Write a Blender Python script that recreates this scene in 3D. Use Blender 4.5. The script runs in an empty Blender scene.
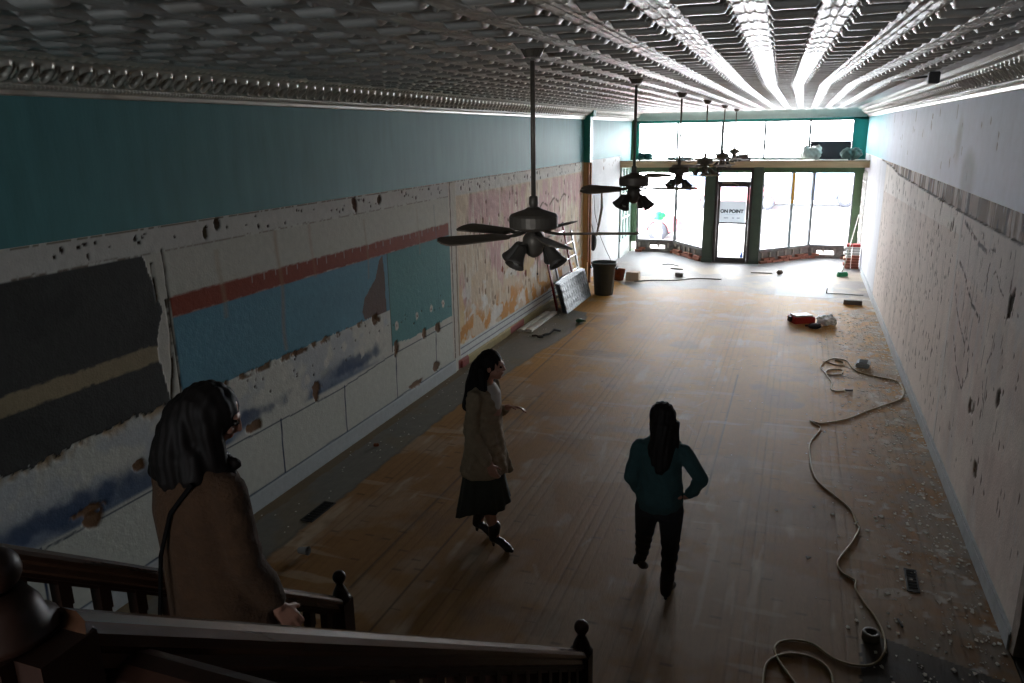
import bpy, bmesh, math, random
import numpy as np
from mathutils import Vector, Matrix

random.seed(7)
C = bpy.context.scene.collection
S = bpy.context.scene

# ------------------------------------------------------------------ camera, sky, exposure
CAM = Vector((0, 0, 3.4))
R_ = Vector((0.9390091, 0.34356347, -0.01503491))
U_ = Vector((-0.07634527, 0.25089276, 0.9649996))
F_ = Vector((-0.33531076, 0.90499556, -0.26182003))
cd = bpy.data.cameras.new('camera')
cam = bpy.data.objects.new('camera', cd)
C.objects.link(cam)
M = Matrix.Identity(4)
for i in range(3):
    M[i][0], M[i][1], M[i][2], M[i][3] = R_[i], U_[i], -F_[i], CAM[i]
cam.matrix_world = M
cd.sensor_width = 36.0
cd.lens = 768.5 / 1024 * 36.0
cd.clip_start = 0.05
cd.clip_end = 500
S.camera = cam

w = bpy.data.worlds.new('sky')
S.world = w
w.use_nodes = True
bg = w.node_tree.nodes['Background']
# hazy sky: bright low band over the street, dimmer overhead
_n, _l = w.node_tree.nodes, w.node_tree.links
_tc = _n.new('ShaderNodeTexCoord')
_sp = _n.new('ShaderNodeSeparateXYZ')
_mr = _n.new('ShaderNodeMapRange')
_mr.inputs['From Min'].default_value = 0.08
_mr.inputs['From Max'].default_value = 0.75
_mr.inputs['To Min'].default_value = 16.0
_mr.inputs['To Max'].default_value = 3.5
_l.new(_tc.outputs['Generated'], _sp.inputs[0])
_l.new(_sp.outputs['Z'], _mr.inputs['Value'])
_mx = _n.new('ShaderNodeMapRange')          # the open street end on the left is brighter
_mx.inputs['From Min'].default_value = -0.7
_mx.inputs['From Max'].default_value = 0.7
_mx.inputs['To Min'].default_value = 1.45
_mx.inputs['To Max'].default_value = 0.6
_mm = _n.new('ShaderNodeMath')
_mm.operation = 'MULTIPLY'
_l.new(_sp.outputs['X'], _mx.inputs['Value'])
_l.new(_mx.outputs[0], _mm.inputs[0])
_l.new(_mr.outputs[0], _mm.inputs[1])
_l.new(_mm.outputs[0], bg.inputs['Strength'])
bg.inputs['Color'].default_value = (0.97, 0.985, 1.0, 1)
sun = bpy.data.lights.new('sun', 'SUN')
sun.energy = 9.0
sun.angle = 0.02
sun.color = (1.0, 0.96, 0.9)
so = bpy.data.objects.new('sun', sun)
C.objects.link(so)
so.rotation_euler = (math.radians(-32), math.radians(12), 0)
so.rotation_euler = Vector((0.25, 0.75, -1.25)).to_track_quat('-Z', 'Y').to_euler()
pl = bpy.data.lights.new('window_portal', 'AREA')
pl.shape = 'RECTANGLE'
pl.size, pl.size_y = 6.4, 3.9
pl.cycles.is_portal = True
po = bpy.data.objects.new('window_portal', pl)
C.objects.link(po)
po.location = (-1.5, 22.95, 1.95)
po.rotation_euler = Vector((0, -1, 0)).to_track_quat('-Z', 'Z').to_euler()
pl2 = bpy.data.lights.new('fill_window_portal', 'AREA')  # portal for the added rear window that fills the near end
pl2.shape = 'RECTANGLE'
pl2.size, pl2.size_y = 2.5, .6
pl2.cycles.is_portal = True
po2 = bpy.data.objects.new('fill_window_portal', pl2)
C.objects.link(po2)
po2.location = (-1.4, -3.62, 3.15)
po2.rotation_euler = Vector((0, 1, 0)).to_track_quat('-Z', 'Z').to_euler()
S.view_settings.view_transform = 'Standard'
S.view_settings.look = 'None'
S.view_settings.gamma = 1
S.view_settings.use_curve_mapping = False
S.view_settings.exposure = 1.25
S.cycles.use_denoising = True
S.cycles.max_bounces = 12
S.cycles.diffuse_bounces = 10
S.cycles.glossy_bounces = 3
S.cycles.transparent_max_bounces = 12
S.cycles.sample_clamp_indirect = 20
S.cycles.caustics_reflective = False
S.cycles.caustics_refractive = False

XL, XR, CZ = -4.56, 1.57, 3.9

# ------------------------------------------------------------------ colour helpers
def lin(r, g, b):
    f = lambda c: (c / 255 / 12.92) if c <= 10 else ((c / 255 + 0.055) / 1.055) ** 2.4
    return (f(r), f(g), f(b))

def mat(name, rgb, rough=0.6, metal=0.0, spec=0.5, bump=0.0, bscale=40, vary=0.0, vscale=6, stretch=None, attr=None, emit=None):
    m = bpy.data.materials.new(name)
    m.use_nodes = True
    nt = m.node_tree
    N, L = nt.nodes, nt.links
    b = N['Principled BSDF']
    b.inputs['Roughness'].default_value = rough
    b.inputs['Metallic'].default_value = metal
    b.inputs['Specular IOR Level'].default_value = spec
    tc = N.new('ShaderNodeTexCoord')
    mp = N.new('ShaderNodeMapping')
    L.new(tc.outputs['Object'], mp.inputs[0])
    if stretch:
        mp.inputs['Scale'].default_value = stretch
    src = None
    if attr:
        a = N.new('ShaderNodeVertexColor')
        a.layer_name = attr
        src = a.outputs['Color']
    else:
        c = N.new('ShaderNodeRGB')
        c.outputs[0].default_value = (*lin(*rgb), 1)
        src = c.outputs[0]
    n = N.new('ShaderNodeTexNoise')
    n.inputs['Scale'].default_value = vscale
    n.inputs['Detail'].default_value = 6
    L.new(mp.outputs[0], n.inputs['Vector'])
    mr = N.new('ShaderNodeMapRange')
    mr.inputs['From Min'].default_value = 0.3
    mr.inputs['From Max'].default_value = 0.7
    mr.inputs['To Min'].default_value = 1 - vary
    mr.inputs['To Max'].default_value = 1 + vary
    L.new(n.outputs['Fac'], mr.inputs['Value'])
    mx = N.new('ShaderNodeVectorMath')
    mx.operation = 'SCALE'
    L.new(src, mx.inputs[0])
    L.new(mr.outputs[0], mx.inputs['Scale'])
    L.new(mx.outputs[0], b.inputs['Base Color'])
    if bump:
        n2 = N.new('ShaderNodeTexNoise')
        n2.inputs['Scale'].default_value = bscale
        n2.inputs['Detail'].default_value = 4
        L.new(mp.outputs[0], n2.inputs['Vector'])
        bp = N.new('ShaderNodeBump')
        bp.inputs['Strength'].default_value = bump
        bp.inputs['Distance'].default_value = 0.01
        L.new(n2.outputs['Fac'], bp.inputs['Height'])
        L.new(bp.outputs[0], b.inputs['Normal'])
    if emit:
        b.inputs['Emission Color'].default_value = (*emit[:3], 1)
        b.inputs['Emission Strength'].default_value = emit[3]
    return m

def glass_mat(name, tint=(1, 1, 1)):
    m = bpy.data.materials.new(name)
    m.use_nodes = True
    nt = m.node_tree
    nt.nodes.clear()
    o = nt.nodes.new('ShaderNodeOutputMaterial')
    t = nt.nodes.new('ShaderNodeBsdfTransparent')
    t.inputs[0].default_value = (*tint, 1)
    g = nt.nodes.new('ShaderNodeBsdfGlossy')
    g.inputs['Roughness'].default_value = 0.02
    lw = nt.nodes.new('ShaderNodeLayerWeight')
    pw = nt.nodes.new('ShaderNodeMath')
    pw.operation = 'POWER'
    pw.inputs[1].default_value = 4.0
    nt.links.new(lw.outputs['Facing'], pw.inputs[0])
    fr = nt.nodes.new('ShaderNodeMath')
    fr.operation = 'MULTIPLY_ADD'
    fr.inputs[1].default_value = .5
    fr.inputs[2].default_value = .03
    nt.links.new(pw.outputs[0], fr.inputs[0])
    mx = nt.nodes.new('ShaderNodeMixShader')
    nt.links.new(fr.outputs[0], mx.inputs[0])
    nt.links.new(t.outputs[0], mx.inputs[1])
    nt.links.new(g.outputs[0], mx.inputs[2])
    nt.links.new(mx.outputs[0], o.inputs[0])
    return m

# ------------------------------------------------------------------ mesh helpers
class MB:
    """collects shapes and links them as ONE mesh object"""
    def __init__(s):
        s.bm = bmesh.new()
    def add(s, verts, faces, smooth=False):
        vs = [s.bm.verts.new(v) for v in verts]
        for f in faces:
            try:
                fc = s.bm.faces.new([vs[i] for i in f])
                fc.smooth = smooth
            except ValueError:
                pass
        return vs
    def box(s, x0, x1, y0, y1, z0, z1):
        v = [(x, y, z) for z in (z0, z1) for y in (y0, y1) for x in (x0, x1)]
        s.add(v, [(0, 2, 3, 1), (4, 5, 7, 6), (0, 1, 5, 4), (2, 6, 7, 3), (0, 4, 6, 2), (1, 3, 7, 5)])
        return s
    def bar(s, a, b, w_, h_, up=(0, 0, 1)):
        a, b = Vector(a), Vector(b)
        d = (b - a).normalized()
        u = Vector(up)
        r = d.cross(u)
        if r.length < 1e-4:
            r = d.cross(Vector((1, 0, 0)))
        r.normalize()
        u = r.cross(d).normalized()
        v = []
        for p in (a, b):
            for i, j in ((-1, -1), (1, -1), (1, 1), (-1, 1)):
                v.append(p + r * i * w_ / 2 + u * j * h_ / 2)
        s.add(v, [(0, 3, 2, 1), (4, 5, 6, 7), (0, 1, 5, 4), (1, 2, 6, 5), (2, 3, 7, 6), (3, 0, 4, 7)])
        return s
    def prof(s, path, pts, closed=True):
        """sweep 2-D profile pts (r,u) along straight segment path=(a,b)"""
        a, b = Vector(path[0]), Vector(path[1])
        d = (b - a).normalized()
        u = Vector((0, 0, 1))
        r = d.cross(u)
        r.normalize()
        u = r.cross(d).normalized()
        n = len(pts)
        v = [p + r * q[0] + u * q[1] for p in (a, b) for q in pts]
        f = [(i, (i + 1) % n, n + (i + 1) % n, n + i) for i in range(n)]
        f += [tuple(range(n))[::-1], tuple(range(n, 2 * n))]
        s.add(v, f)
        return s
    def tube(s, pts, rad, seg=8, cap=True):
        pts = [Vector(p) for p in pts]
        rads = rad if isinstance(rad, (list, tuple)) else [rad] * len(pts)
        rings = []
        ref = None
        for i, p in enumerate(pts):
            d = (pts[min(i + 1, len(pts) - 1)] - pts[max(i - 1, 0)]).normalized()
            if ref is None:
                ref = d.orthogonal().normalized()
            ref = (ref - d * ref.dot(d))
            if ref.length < 1e-5:
                ref = d.orthogonal()
            ref.normalize()
            q = d.cross(ref)
            rings.append([s.bm.verts.new(p + (ref * math.cos(t) + q * math.sin(t)) * rads[i])
                          for t in [2 * math.pi * k / seg for k in range(seg)]])
        for a, b in zip(rings, rings[1:]):
            for k in range(seg):
                f = s.bm.faces.new((a[k], a[(k + 1) % seg], b[(k + 1) % seg], b[k]))
                f.smooth = True
        if cap:
            s.bm.faces.new(rings[0][::-1])
            s.bm.faces.new(rings[-1])
        return s
    def lathe(s, prof, c=(0, 0, 0), seg=24, axis='Z', smooth=True, rot=None):
        c = Vector(c)
        rings = []
        for r, z in prof:
            ring = []
            for k in range(seg):
                t = 2 * math.pi * k / seg
                v = Vector((r * math.cos(t), r * math.sin(t), z))
                if rot is not None:
                    v = rot @ v
                ring.append(s.bm.verts.new(c + v))
            rings.append(ring)
        for a, b in zip(rings, rings[1:]):
            for k in range(seg):
                f = s.bm.faces.new((a[k], a[(k + 1) % seg], b[(k + 1) % seg], b[k]))
                f.smooth = smooth
        s.bm.faces.new(rings[0][::-1])
        s.bm.faces.new(rings[-1])
        return s
    def ell(s, c, r, seg=16, rot=None):
        n = seg
        rings = []
        c = Vector(c)
        m = Matrix.Identity(3) if rot is None else rot
        top = s.bm.verts.new(c + m @ Vector((0, 0, r[2])))
        bot = s.bm.verts.new(c + m @ Vector((0, 0, -r[2])))
        for i in range(1, n // 2):
            ph = math.pi * i / (n // 2)
            rings.append([s.bm.verts.new(c + m @ Vector((r[0] * math.sin(ph) * math.cos(2 * math.pi * k / n),
                                                       r[1] * math.sin(ph) * math.sin(2 * math.pi * k / n),
                                                       r[2] * math.cos(ph)))) for k in range(n)])
        fs = []
        for k in range(n):
            fs.append(s.bm.faces.new((top, rings[0][k], rings[0][(k + 1) % n])))
            fs.append(s.bm.faces.new((bot, rings[-1][(k + 1) % n], rings[-1][k])))
        for a, b in zip(rings, rings[1:]):
            for k in range(n):
                fs.append(s.bm.faces.new((a[k], b[k], b[(k + 1) % n], a[(k + 1) % n])))
        for f in fs:
            f.smooth = True
        return s
    def cap(s, a, ra, b, rb, seg=12):
        """tapered capsule"""
        s.ell(a, (ra, ra, ra), seg)
        s.ell(b, (rb, rb, rb), seg)
        a, b = Vector(a), Vector(b)
        if (b - a).length > 1e-5:
            s.tube([a, b], [ra, rb], seg)
        return s
    def bevel(s, w_=0.004, seg=2):
        bmesh.ops.bevel(s.bm, geom=list(s.bm.edges), offset=w_, segments=seg, affect='EDGES', clamp_overlap=True)
        return s
    def build(s, name, m, parent=None):
        bmesh.ops.recalc_face_normals(s.bm, faces=s.bm.faces)
        me = bpy.data.meshes.new(name)
        s.bm.to_mesh(me)
        s.bm.free()
        return link(name, me, m, parent)

def link(name, me, m, parent=None):
    me.materials.clear()
    if m is not None:
        me.materials.append(m)
    o = bpy.data.objects.new(name, me)
    C.objects.link(o)
    if parent is not None:
        o.parent = parent
    return o

def thing(name, label, cat, loc=(0, 0, 0), rz=0, group=None):
    o = bpy.data.objects.new(name, None)
    o.empty_display_size = 0.1
    C.objects.link(o)
    o.location = loc
    o.rotation_euler = (0, 0, rz)
    return tag(o, label, cat, group)

def tag(o, label, cat, group=None, kind=None):
    o['label'] = label
    o['category'] = cat
    if group:
        o['group'] = group
    if kind:
        o['kind'] = kind
    return o

def struct(o, label=None):
    o['kind'] = 'structure'
    if label:
        o['label'] = label
    return o

def copy_tree(o, parent=None):
    c = o.copy()
    C.objects.link(c)
    if parent is not None:
        c.parent = parent
    for ch in list(o.children):
        copy_tree(ch, c)
    return c

def grid_mesh(name, P, col, m, smooth=False):
    ny, nx, _ = P.shape
    me = bpy.data.meshes.new(name)
    me.vertices.add(ny * nx)
    me.vertices.foreach_set('co', P.astype(np.float32).ravel())
    idx = np.arange(ny * nx).reshape(ny, nx)
    q = np.stack([idx[:-1, :-1], idx[:-1, 1:], idx[1:, 1:], idx[1:, :-1]], -1).reshape(-1, 4)
    nf = len(q)
    me.loops.add(nf * 4)
    me.loops.foreach_set('vertex_index', q.astype(np.int32).ravel())
    me.polygons.add(nf)
    me.polygons.foreach_set('loop_start', np.arange(0, nf * 4, 4, dtype=np.int32))
    me.polygons.foreach_set('loop_total', np.full(nf, 4, dtype=np.int32))
    me.polygons.foreach_set('use_smooth', np.full(nf, smooth, dtype=bool))
    me.update(calc_edges=True)
    if col is not None:
        a = me.color_attributes.new('paint', 'FLOAT_COLOR', 'POINT')
        cc = np.ones((ny * nx, 4), np.float32)
        cc[:, :3] = col.reshape(-1, 3)
        a.data.foreach_set('color', cc.ravel())
    return link(name, me, m)

# value noise
def vn(x, y, seed=0):
    xi = np.floor(x).astype(np.int64)
    yi = np.floor(y).astype(np.int64)
    fx, fy = x - xi, y - yi
    fx = fx * fx * (3 - 2 * fx)
    fy = fy * fy * (3 - 2 * fy)
    def h(a, b):
        n = (a * 374761393 + b * 668265263 + seed * 1442695041) & 0xffffffff
        n = ((n ^ (n >> 13)) * 1274126177) & 0xffffffff
        return ((n ^ (n >> 16)) & 0xffff) / 65535.0
    return (h(xi, yi) * (1 - fx) + h(xi + 1, yi) * fx) * (1 - fy) + (h(xi, yi + 1) * (1 - fx) + h(xi + 1, yi + 1) * fx) * fy

def fbm(x, y, sc, seed=0, oc=4):
    t, a, tot = 0, 1.0, 0
    for o in range(oc):
        t = t + a * vn(x * sc, y * sc, seed + o * 17)
        tot += a
        a *= 0.5
        sc *= 2.03
    return t / tot

def ss(a, b, x):
    t = np.clip((x - a) / (b - a), 0, 1)
    return t * t * (3 - 2 * t)

def rect(y, z, y0, y1, z0, z1, s=0.006):
    return ss(y0 - s, y0 + s, y) * (1 - ss(y1 - s, y1 + s, y)) * ss(z0 - s, z0 + s, z) * (1 - ss(z1 - s, z1 + s, z))

def inpoly(x, y, poly):
    r = np.zeros(x.shape, bool)
    n = len(poly)
    for i in range(n):
        x1, y1 = poly[i]
        x2, y2 = poly[(i + 1) % n]
        c = ((y1 > y) != (y2 > y)) & (x < (x2 - x1) * (y - y1) / ((y2 - y1) + 1e-12) + x1)
        r ^= c
    return r.astype(float)

def seg_d(x, y, x1, y1, x2, y2):
    dx, dy = x2 - x1, y2 - y1
    t = np.clip(((x - x1) * dx + (y - y1) * dy) / (dx * dx + dy * dy + 1e-12), 0, 1)
    return np.hypot(x - x1 - t * dx, y - y1 - t * dy)

class Paint:
    def __init__(s, shape, rgb):
        s.c = np.ones(shape + (3,)) * np.array(lin(*rgb))
    def put(s, rgb, mask):
        m = np.clip(mask, 0, 1)[..., None]
        s.c = s.c * (1 - m) + np.array(lin(*rgb)) * m
    def mul(s, f):
        s.c = s.c * f[..., None]

rng = np.random.RandomState(3)
def holes(D, P, Y, Z, y0, y1, z0, z1, n, ry=(.008, .03), rz=(.01, .05), rgb=(52, 42, 34), depth=.008):
    for _ in range(n):
        cy, cz = rng.uniform(y0, y1), rng.uniform(z0, z1)
        a, b = rng.uniform(*ry), rng.uniform(*rz)
        i0, i1 = np.searchsorted(Y[:, 0], [cy - 2.5 * a, cy + 2.5 * a])
        j0, j1 = np.searchsorted(Z[0], [cz - 2.5 * b, cz + 2.5 * b])
        if i1 <= i0 or j1 <= j0:
            continue
        y, z = Y[i0:i1, j0:j1], Z[i0:i1, j0:j1]
        d = np.hypot((y - cy) / a, (z - cz) / b) + 0.5 * (vn(y * 60, z * 60, 5) - .5)
        m = 1 - ss(.75, 1.05, d)
        mm = m[..., None]
        P.c[i0:i1, j0:j1] = P.c[i0:i1, j0:j1] * (1 - mm) + np.array(lin(*rgb)) * mm
        D[i0:i1, j0:j1] -= depth * m

def blobhole(D, P, Y, Z, cy, cz, a, b, rgb=(70, 52, 40), depth=.012, seed=1):
    d = np.hypot((Y - cy) / a, (Z - cz) / b) + 1.5 * (fbm(Y, Z, 11, seed) - .5)
    m = 1 - ss(.8, 1.0, d)
    P.put(rgb, m)
    D -= depth * m

# ------------------------------------------------------------------ left wall
def ysteps(y0, y1):
    out, y = [y0], y0
    while y < y1:
        y += 0.011 if y < 8 else (0.016 if y < 12 else 0.026)
        out.append(min(y, y1))
    return np.array(out)

TEAL = (73, 131, 134)
def left_wall():
    ys = ysteps(2.2, 20.9)
    zs = np.arange(0, 2.7751, 0.0125)
    Y, Z = np.meshgrid(ys, zs, indexing='ij')
    n1, n2 = fbm(Y, Z, 3.0, 11), fbm(Y, Z, 9.0, 12)
    n3 = fbm(Y, Z, 30, 13, 2)
    yj, zj = Y + .05 * (n2 - .5), Z + .03 * (n2 - .5) + .015 * (n3 - .5)
    D = np.zeros(Y.shape)
    P = Paint(Y.shape, (196, 198, 190))
    P.mul(1 + .14 * (n1 - .5))
    # upper white band with nail holes (z 2.565..2.75)
    P.put((190, 190, 184), rect(Y, zj, 0, 17.1, 2.565, 2.76))
    P.put((120, 110, 98), rect(Y, zj, 0, 17.1, 2.56, 2.571, .004) * (n2 > .38))
    # low zone: smeared white skim with navy smudges between z .76 and 1.34
    nav = ss(.48, .62, fbm(Y, Z * 2.2, .9, 21)) * (1 - ss(.86, 1.12, Z)) * ss(.76, .80, Z)
    P.put((52, 76, 108), nav * rect(Y, Z, 2.2, 8.03, .74, 1.3, .05) * .9)
    P.put((150, 162, 176), rect(Y, Z, 2.2, 8.0, .8, 1.34, .1) * ss(.45, .6, n1) * .5)
    for cy in (3.4, 5.3, 7.2):
        P.put((44, 66, 98), (1 - ss(.3, 1.0, np.hypot((Y - cy) / .75, (Z - .93) / .12) + (n2 - .5))) * .85)
    # dark panel at the left
    edge_b = 1.36 + .10 * (fbm(Y, Y * 0, 3.5, 31) - .5) + .05 * (n3 - .5)
    edge_r = np.interp(Z, [1.3, 1.75, 1.9, 2.12, 2.56], [4.50, 4.42, 4.42, 4.52, 4.40]) + .02 * (n3 - .5)
    mp_ = (Y < edge_r) * (Z > edge_b) * (Z < 2.56)
    P.put((62, 63, 61), mp_)
    P.put((142, 130, 104), mp_ * rect(Y, zj, 0, 4.42, 1.735, 1.865, .006))
    P.mul(1 - .18 * mp_ * ss(.5, .75, n1))
    D += .006 * mp_
    # torn plaster along its lower edge
    tear = (Y < 4.6) * (1 - ss(.0, .09, edge_b - Z)) * (Z <= edge_b) * ss(.42, .6, n2)
    P.put((168, 148, 118), tear)
    D -= .01 * tear
    # curling white strip + crack between panels
    cr = 4.47 + .10 * np.sin((Z - 1.35) * 2.4) * (Z < 2.2) + .03 * (n2 - .5)
    P.put((188, 186, 176), rect(Y, Z, 4.40, 4.62, 1.36, 2.56) * (1 - mp_))
    ck = (1 - ss(.006, .022, np.abs(Y - cr - .01))) * (Z > 1.3) * (Z < 2.5)
    P.put((60, 50, 38), ck * ss(.35, .5, n2))
    ck2 = (1 - ss(.004, .012, np.abs(Y - 4.60 - .02 * (n2 - .5)))) * (Z > 1.4) * (Z < 2.58)
    P.put((66, 56, 44), ck2)
    D -= .012 * np.clip(ck + ck2, 0, 1)
    # middle panel : white top, red stripe, blue field
    p2 = (Y > 4.61) * (Y < 9.83)
    P.put((186, 186, 176), p2 * rect(Y, Z, 4.6, 9.9, 2.19, 2.56))
    P.put((132, 62, 42), p2 * rect(Y, zj * .3 + Z * .7, 4.6, 9.9, 2.035, 2.2, .004))
    lb = 1.345 + .025 * (fbm(Y, Y * 0, 5, 41) - .5) + .02 * (n3 - .5)
    bm_ = p2 * (Y < 8.05) * (Z < 2.035) * (Z > lb)
    P.put((92, 138, 156), bm_)
    P.mul(1 + .08 * bm_ * (n1 - .5) * 2)
    tp = (Y > 8.06) * (Y < 9.84) * (Z < 2.035) * (Z > .86 + .04 * (n2 - .5) + .03 * (Y < 8.4))
    P.put((84, 138, 140), tp)
    P.put((60, 70, 66), (1 - ss(.004, .009, np.abs(Y - 8.055))) * (Z > .8) * (Z < 2.03))
    br = inpoly(Y + .02 * (n2 - .5), Z, [(7.94, 2.03), (7.86, 1.98), (7.75, 1.78), (7.48, 1.60), (7.42, 1.46), (7.46, 1.36), (7.96, 1.34), (7.97, 1.8)])
    P.put((88, 70, 62), br)
    # ragged plaster under the blue
    rg = p2 * (Y < 8.06) * (Z < lb + .012) * (Z > lb - .05) * ss(.47, .6, n2)
    P.put((112, 88, 64), rg)
    D -= .01 * rg
    # drips and rust runs
    for cy, wd, zt, zb, c, a in [(6.0, .05, 2.56, 1.4, (150, 118, 84), .45), (5.2, .05, 2.5, 1.9, (160, 140, 110), .4), (7.6, .03, 2.5, 1.8, (150, 128, 96), .4),
                                 (8.9, .03, 2.5, 1.9, (160, 140, 110), .3), (6.55, .04, 2.56, 2.0, (165, 120, 90), .3), (9.4, .02, 2.5, 1.0, (60, 100, 105), .4)]:
        P.put(c, (1 - ss(0, wd, np.abs(Y - cy - .02 * np.sin(Z * 7)))) * (Z < zt) * (Z > zb) * a)
    for cy in np.arange(5.6, 9.6, .17):
        h = .03 + .06 * vn(np.array([cy * 9.0]), np.array([1.0]), 3)[0]
        P.put((180, 170, 160), (1 - ss(.003, .009, np.abs(Y - cy))) * (Z < 2.2) * (Z > 2.2 - h) * .7)
    # dark chalk/caulk lines of the dado blocks
    zl = np.interp(Y, [2, 5.1, 6.85, 8.04, 9.85], [.76, .75, .71, .78, .77]) + .006 * (n3 - .5)
    dado = (Y < 9.9)
    P.put((190, 194, 186), dado * (Z < zl) * (Z > .19))
    P.put((42, 56, 74), dado * (1 - ss(.004, .009, np.abs(Z - zl))))
    P.put((46, 62, 82), dado * (1 - ss(.004, .010, np.abs(Z - .19 - .015 * (n1 - .5)))))
    for cy in (3.2, 4.4, 5.80, 6.94, 8.13, 9.28):
        P.put((42, 56, 78), (1 - ss(.007, .014, np.abs(Y - cy + .01 * np.sin(Z * 5)))) * (Z < zl + .02) * (Z > .18))
    P.put((176, 184, 186), dado * (Z < .18))
    D += .012 * dado * (Z < .185)
    for cy, cz, a, b in [(6.42, .84, .09, .09), (8.15, .83, .06, .14), (8.95, .83, .09, .07), (9.35, .8, .08, .08), (5.45, .82, .12, .06), (3.6, .86, .16, .05),
                         (9.25, .27, .09, .07), (7.7, 1.30, .08, .06), (8.6, .22, .25, .04), (4.1, 1.0, .06, .05), (3.62, .78, .10, .06), (6.2, 1.32, .15, .03)]:
        blobhole(D, P, Y, Z, cy, cz, a, b, (112, 84, 60), .012, int(cy * 10))
    for cy in (8.2, 8.75, 9.17, 9.55):
        P.put((198, 198, 190), (1 - ss(.8, 1.1, np.hypot((Y - cy) / .045, (Z - 1.11) / .05) + .8 * (n3 - .5))))
        P.put((90, 76, 64), (1 - ss(.8, 1.1, np.hypot((Y - cy) / .015, (Z - 1.11) / .02))))
    for k in range(8):
        cy, cz = 5.2 + k * .36, 1.0 + .08 * ((k * 7) % 3)
        P.put((206, 206, 198), .8 * (1 - ss(.8, 1.1, np.hypot((Y - cy) / .05, (Z - cz) / .06) + .8 * (n3 - .5))))
    holes(D, P, Y, Z, 2.3, 9.8, 2.6, 2.73, 60, (.01, .022), (.008, .03))
    holes(D, P, Y, Z, 4.6, 9.8, 1.0, 1.3, 40, (.006, .018), (.006, .016))
    blobhole(D, P, Y, Z, 5.24, 2.70, .035, .06, (64, 48, 34))
    blobhole(D, P, Y, Z, 5.08, 2.64, .028, .05, (70, 60, 40))
    blobhole(D, P, Y, Z, 7.42, 2.67, .06, .08, (80, 52, 34))
    blobhole(D, P, Y, Z, 7.95, 2.69, .05, .05, (80, 60, 44))
    # joint at y 9.95
    P.put((196, 192, 180), rect(Y, Z, 9.84, 10.12, .2, 2.75))
    P.put((70, 58, 46), (1 - ss(.008, .02, np.abs(Y - 9.90 - .02 * (n2 - .5)))) * (Z > .2) * ss(.3, .5, n3 + .2))
    P.put((110, 88, 60), (1 - ss(.01, .03, np.abs(Y - 10.05 - .03 * (n2 - .5)))) * (Z < 1.9) * (Z > .2) * .8)
    # stripped section 10.1 .. 17.1 : pink over cream plaster, orange below
    s2 = (Y > 10.1) * (Y < 17.3)
    vert = fbm(Y * 1.0, Z * .25, 5, 51)
    vfine = fbm(Y, Z * .12, 22, 52, 3)
    P.put((206, 190, 166), s2 * (Z < 2.56) * (Z > .3))
    P.put((196, 156, 156), s2 * ss(.46, .56, .5 * vert + .5 * fbm(Y, Z, 1.2, 53) + .05 * (Z - 1.2)) * rect(Y, Z, 10.1, 17, .9, 2.5, .1) * .85)
    P.put((222, 214, 198), s2 * ss(.60, .68, vfine) * (Z > .5) * (Z < 2.56) * .8)
    P.put((148, 122, 94), s2 * ss(.66, .74, fbm(Y, Z * .2, 14, 57, 3)) * (Z > .5) * (Z < 2.56) * .7)
    P.put((212, 190, 140), s2 * ss(.5, .6, fbm(Y, Z, 1.6, 58)) * (1 - ss(1.0, 1.5, Z)) * .8)
    P.put((196, 140, 72), s2 * ss(.52, .60, fbm(Y, Z, 4.2, 54)) * (1 - ss(.6, .95, Z + .3 * (n1 - .5))) * (Z > .28))
    P.put((226, 226, 222), s2 * ss(.55, .62, fbm(Y * .8, Z, 3.6, 55)) * (1 - ss(.9, 1.6, Z)) * .8)
    P.put((206, 204, 196), s2 * rect(Y, Z, 10.1, 17.2, 2.55, 2.76) * .9)
    P.put((196, 160, 158), s2 * rect(Y, Z, 10.1, 17.2, 2.2, 2.53) * ss(.5, .6, vert) * .6)
    D += .010 * s2 * (fbm(Y, Z, 7, 56) - .5)
    holes(D, P, Y, Z, 10.2, 17.0, 2.58, 2.73, 40, (.012, .028), (.012, .04))
    holes(D, P, Y, Z, 10.3, 17.0, .7, 2.5, 70, (.01, .03), (.02, .09), (120, 92, 70))
    # dark torn line near z 2.2 rising along the wall
    wl = np.interp(Y, [12.0, 14.0, 16.2], [1.98, 2.05, 2.14])
    P.put((96, 74, 56), (1 - ss(.012, .035, np.abs(Z - wl - .05 * np.sin(Y * 9)))) * (Y > 12) * (Y < 16.2) * ss(.4, .5, n2))
    blobhole(D, P, Y, Z, 13.1, .92, .05, .07, (110, 50, 34))
    blobhole(D, P, Y, Z, 11.9, 1.2, .04, .05, (150, 70, 50))
    # low white curb with navy lines
    P.put((205, 210, 208), s2 * (Z < .34) * (Z > .12))
    P.put((60, 66, 90), s2 * (1 - ss(.006, .014, np.abs(Z - .30))) * (Y < 15.5))
    P.put((70, 70, 96), s2 * (1 - ss(.006, .014, np.abs(Z - .20))) * (Y < 15))
    P.put((156, 142, 100), s2 * (Z < .13))
    P.put((132, 62, 56), rect(Y, Z, 10.0, 10.35, 0, .14))
    P.put((150, 78, 72), rect(Y, Z, 12.2, 12.9, 0, .12))
    D += .02 * s2 * (Z < .125)
    # beyond the pilaster: clean white
    s3 = (Y > 17.35)
    P.put((196, 197, 198), s3 * (Z > 0))
    P.mul(1 - .05 * s3 * ss(.5, .7, n1))
    holes(D, P, Y, Z, 17.6, 20.8, 2.5, 2.73, 12, (.02, .05), (.02, .05), (120, 104, 90))
    P.put((150, 120, 90), (1 - ss(.01, .02, np.abs(Y - 17.9 - .03 * np.sin(Z * 4)))) * (Z < 1.9))
    P.mul(1.12 + .10 * (n3 - .5))
    # ragged top edge of the plaster under the teal
    P.put((118, 108, 92), rect(Y, Z, 0, 17.2, 2.742, 2.76, .004) * (n3 > .42))
    XX = XL + D + .002 * (n3 - .5)
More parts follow.
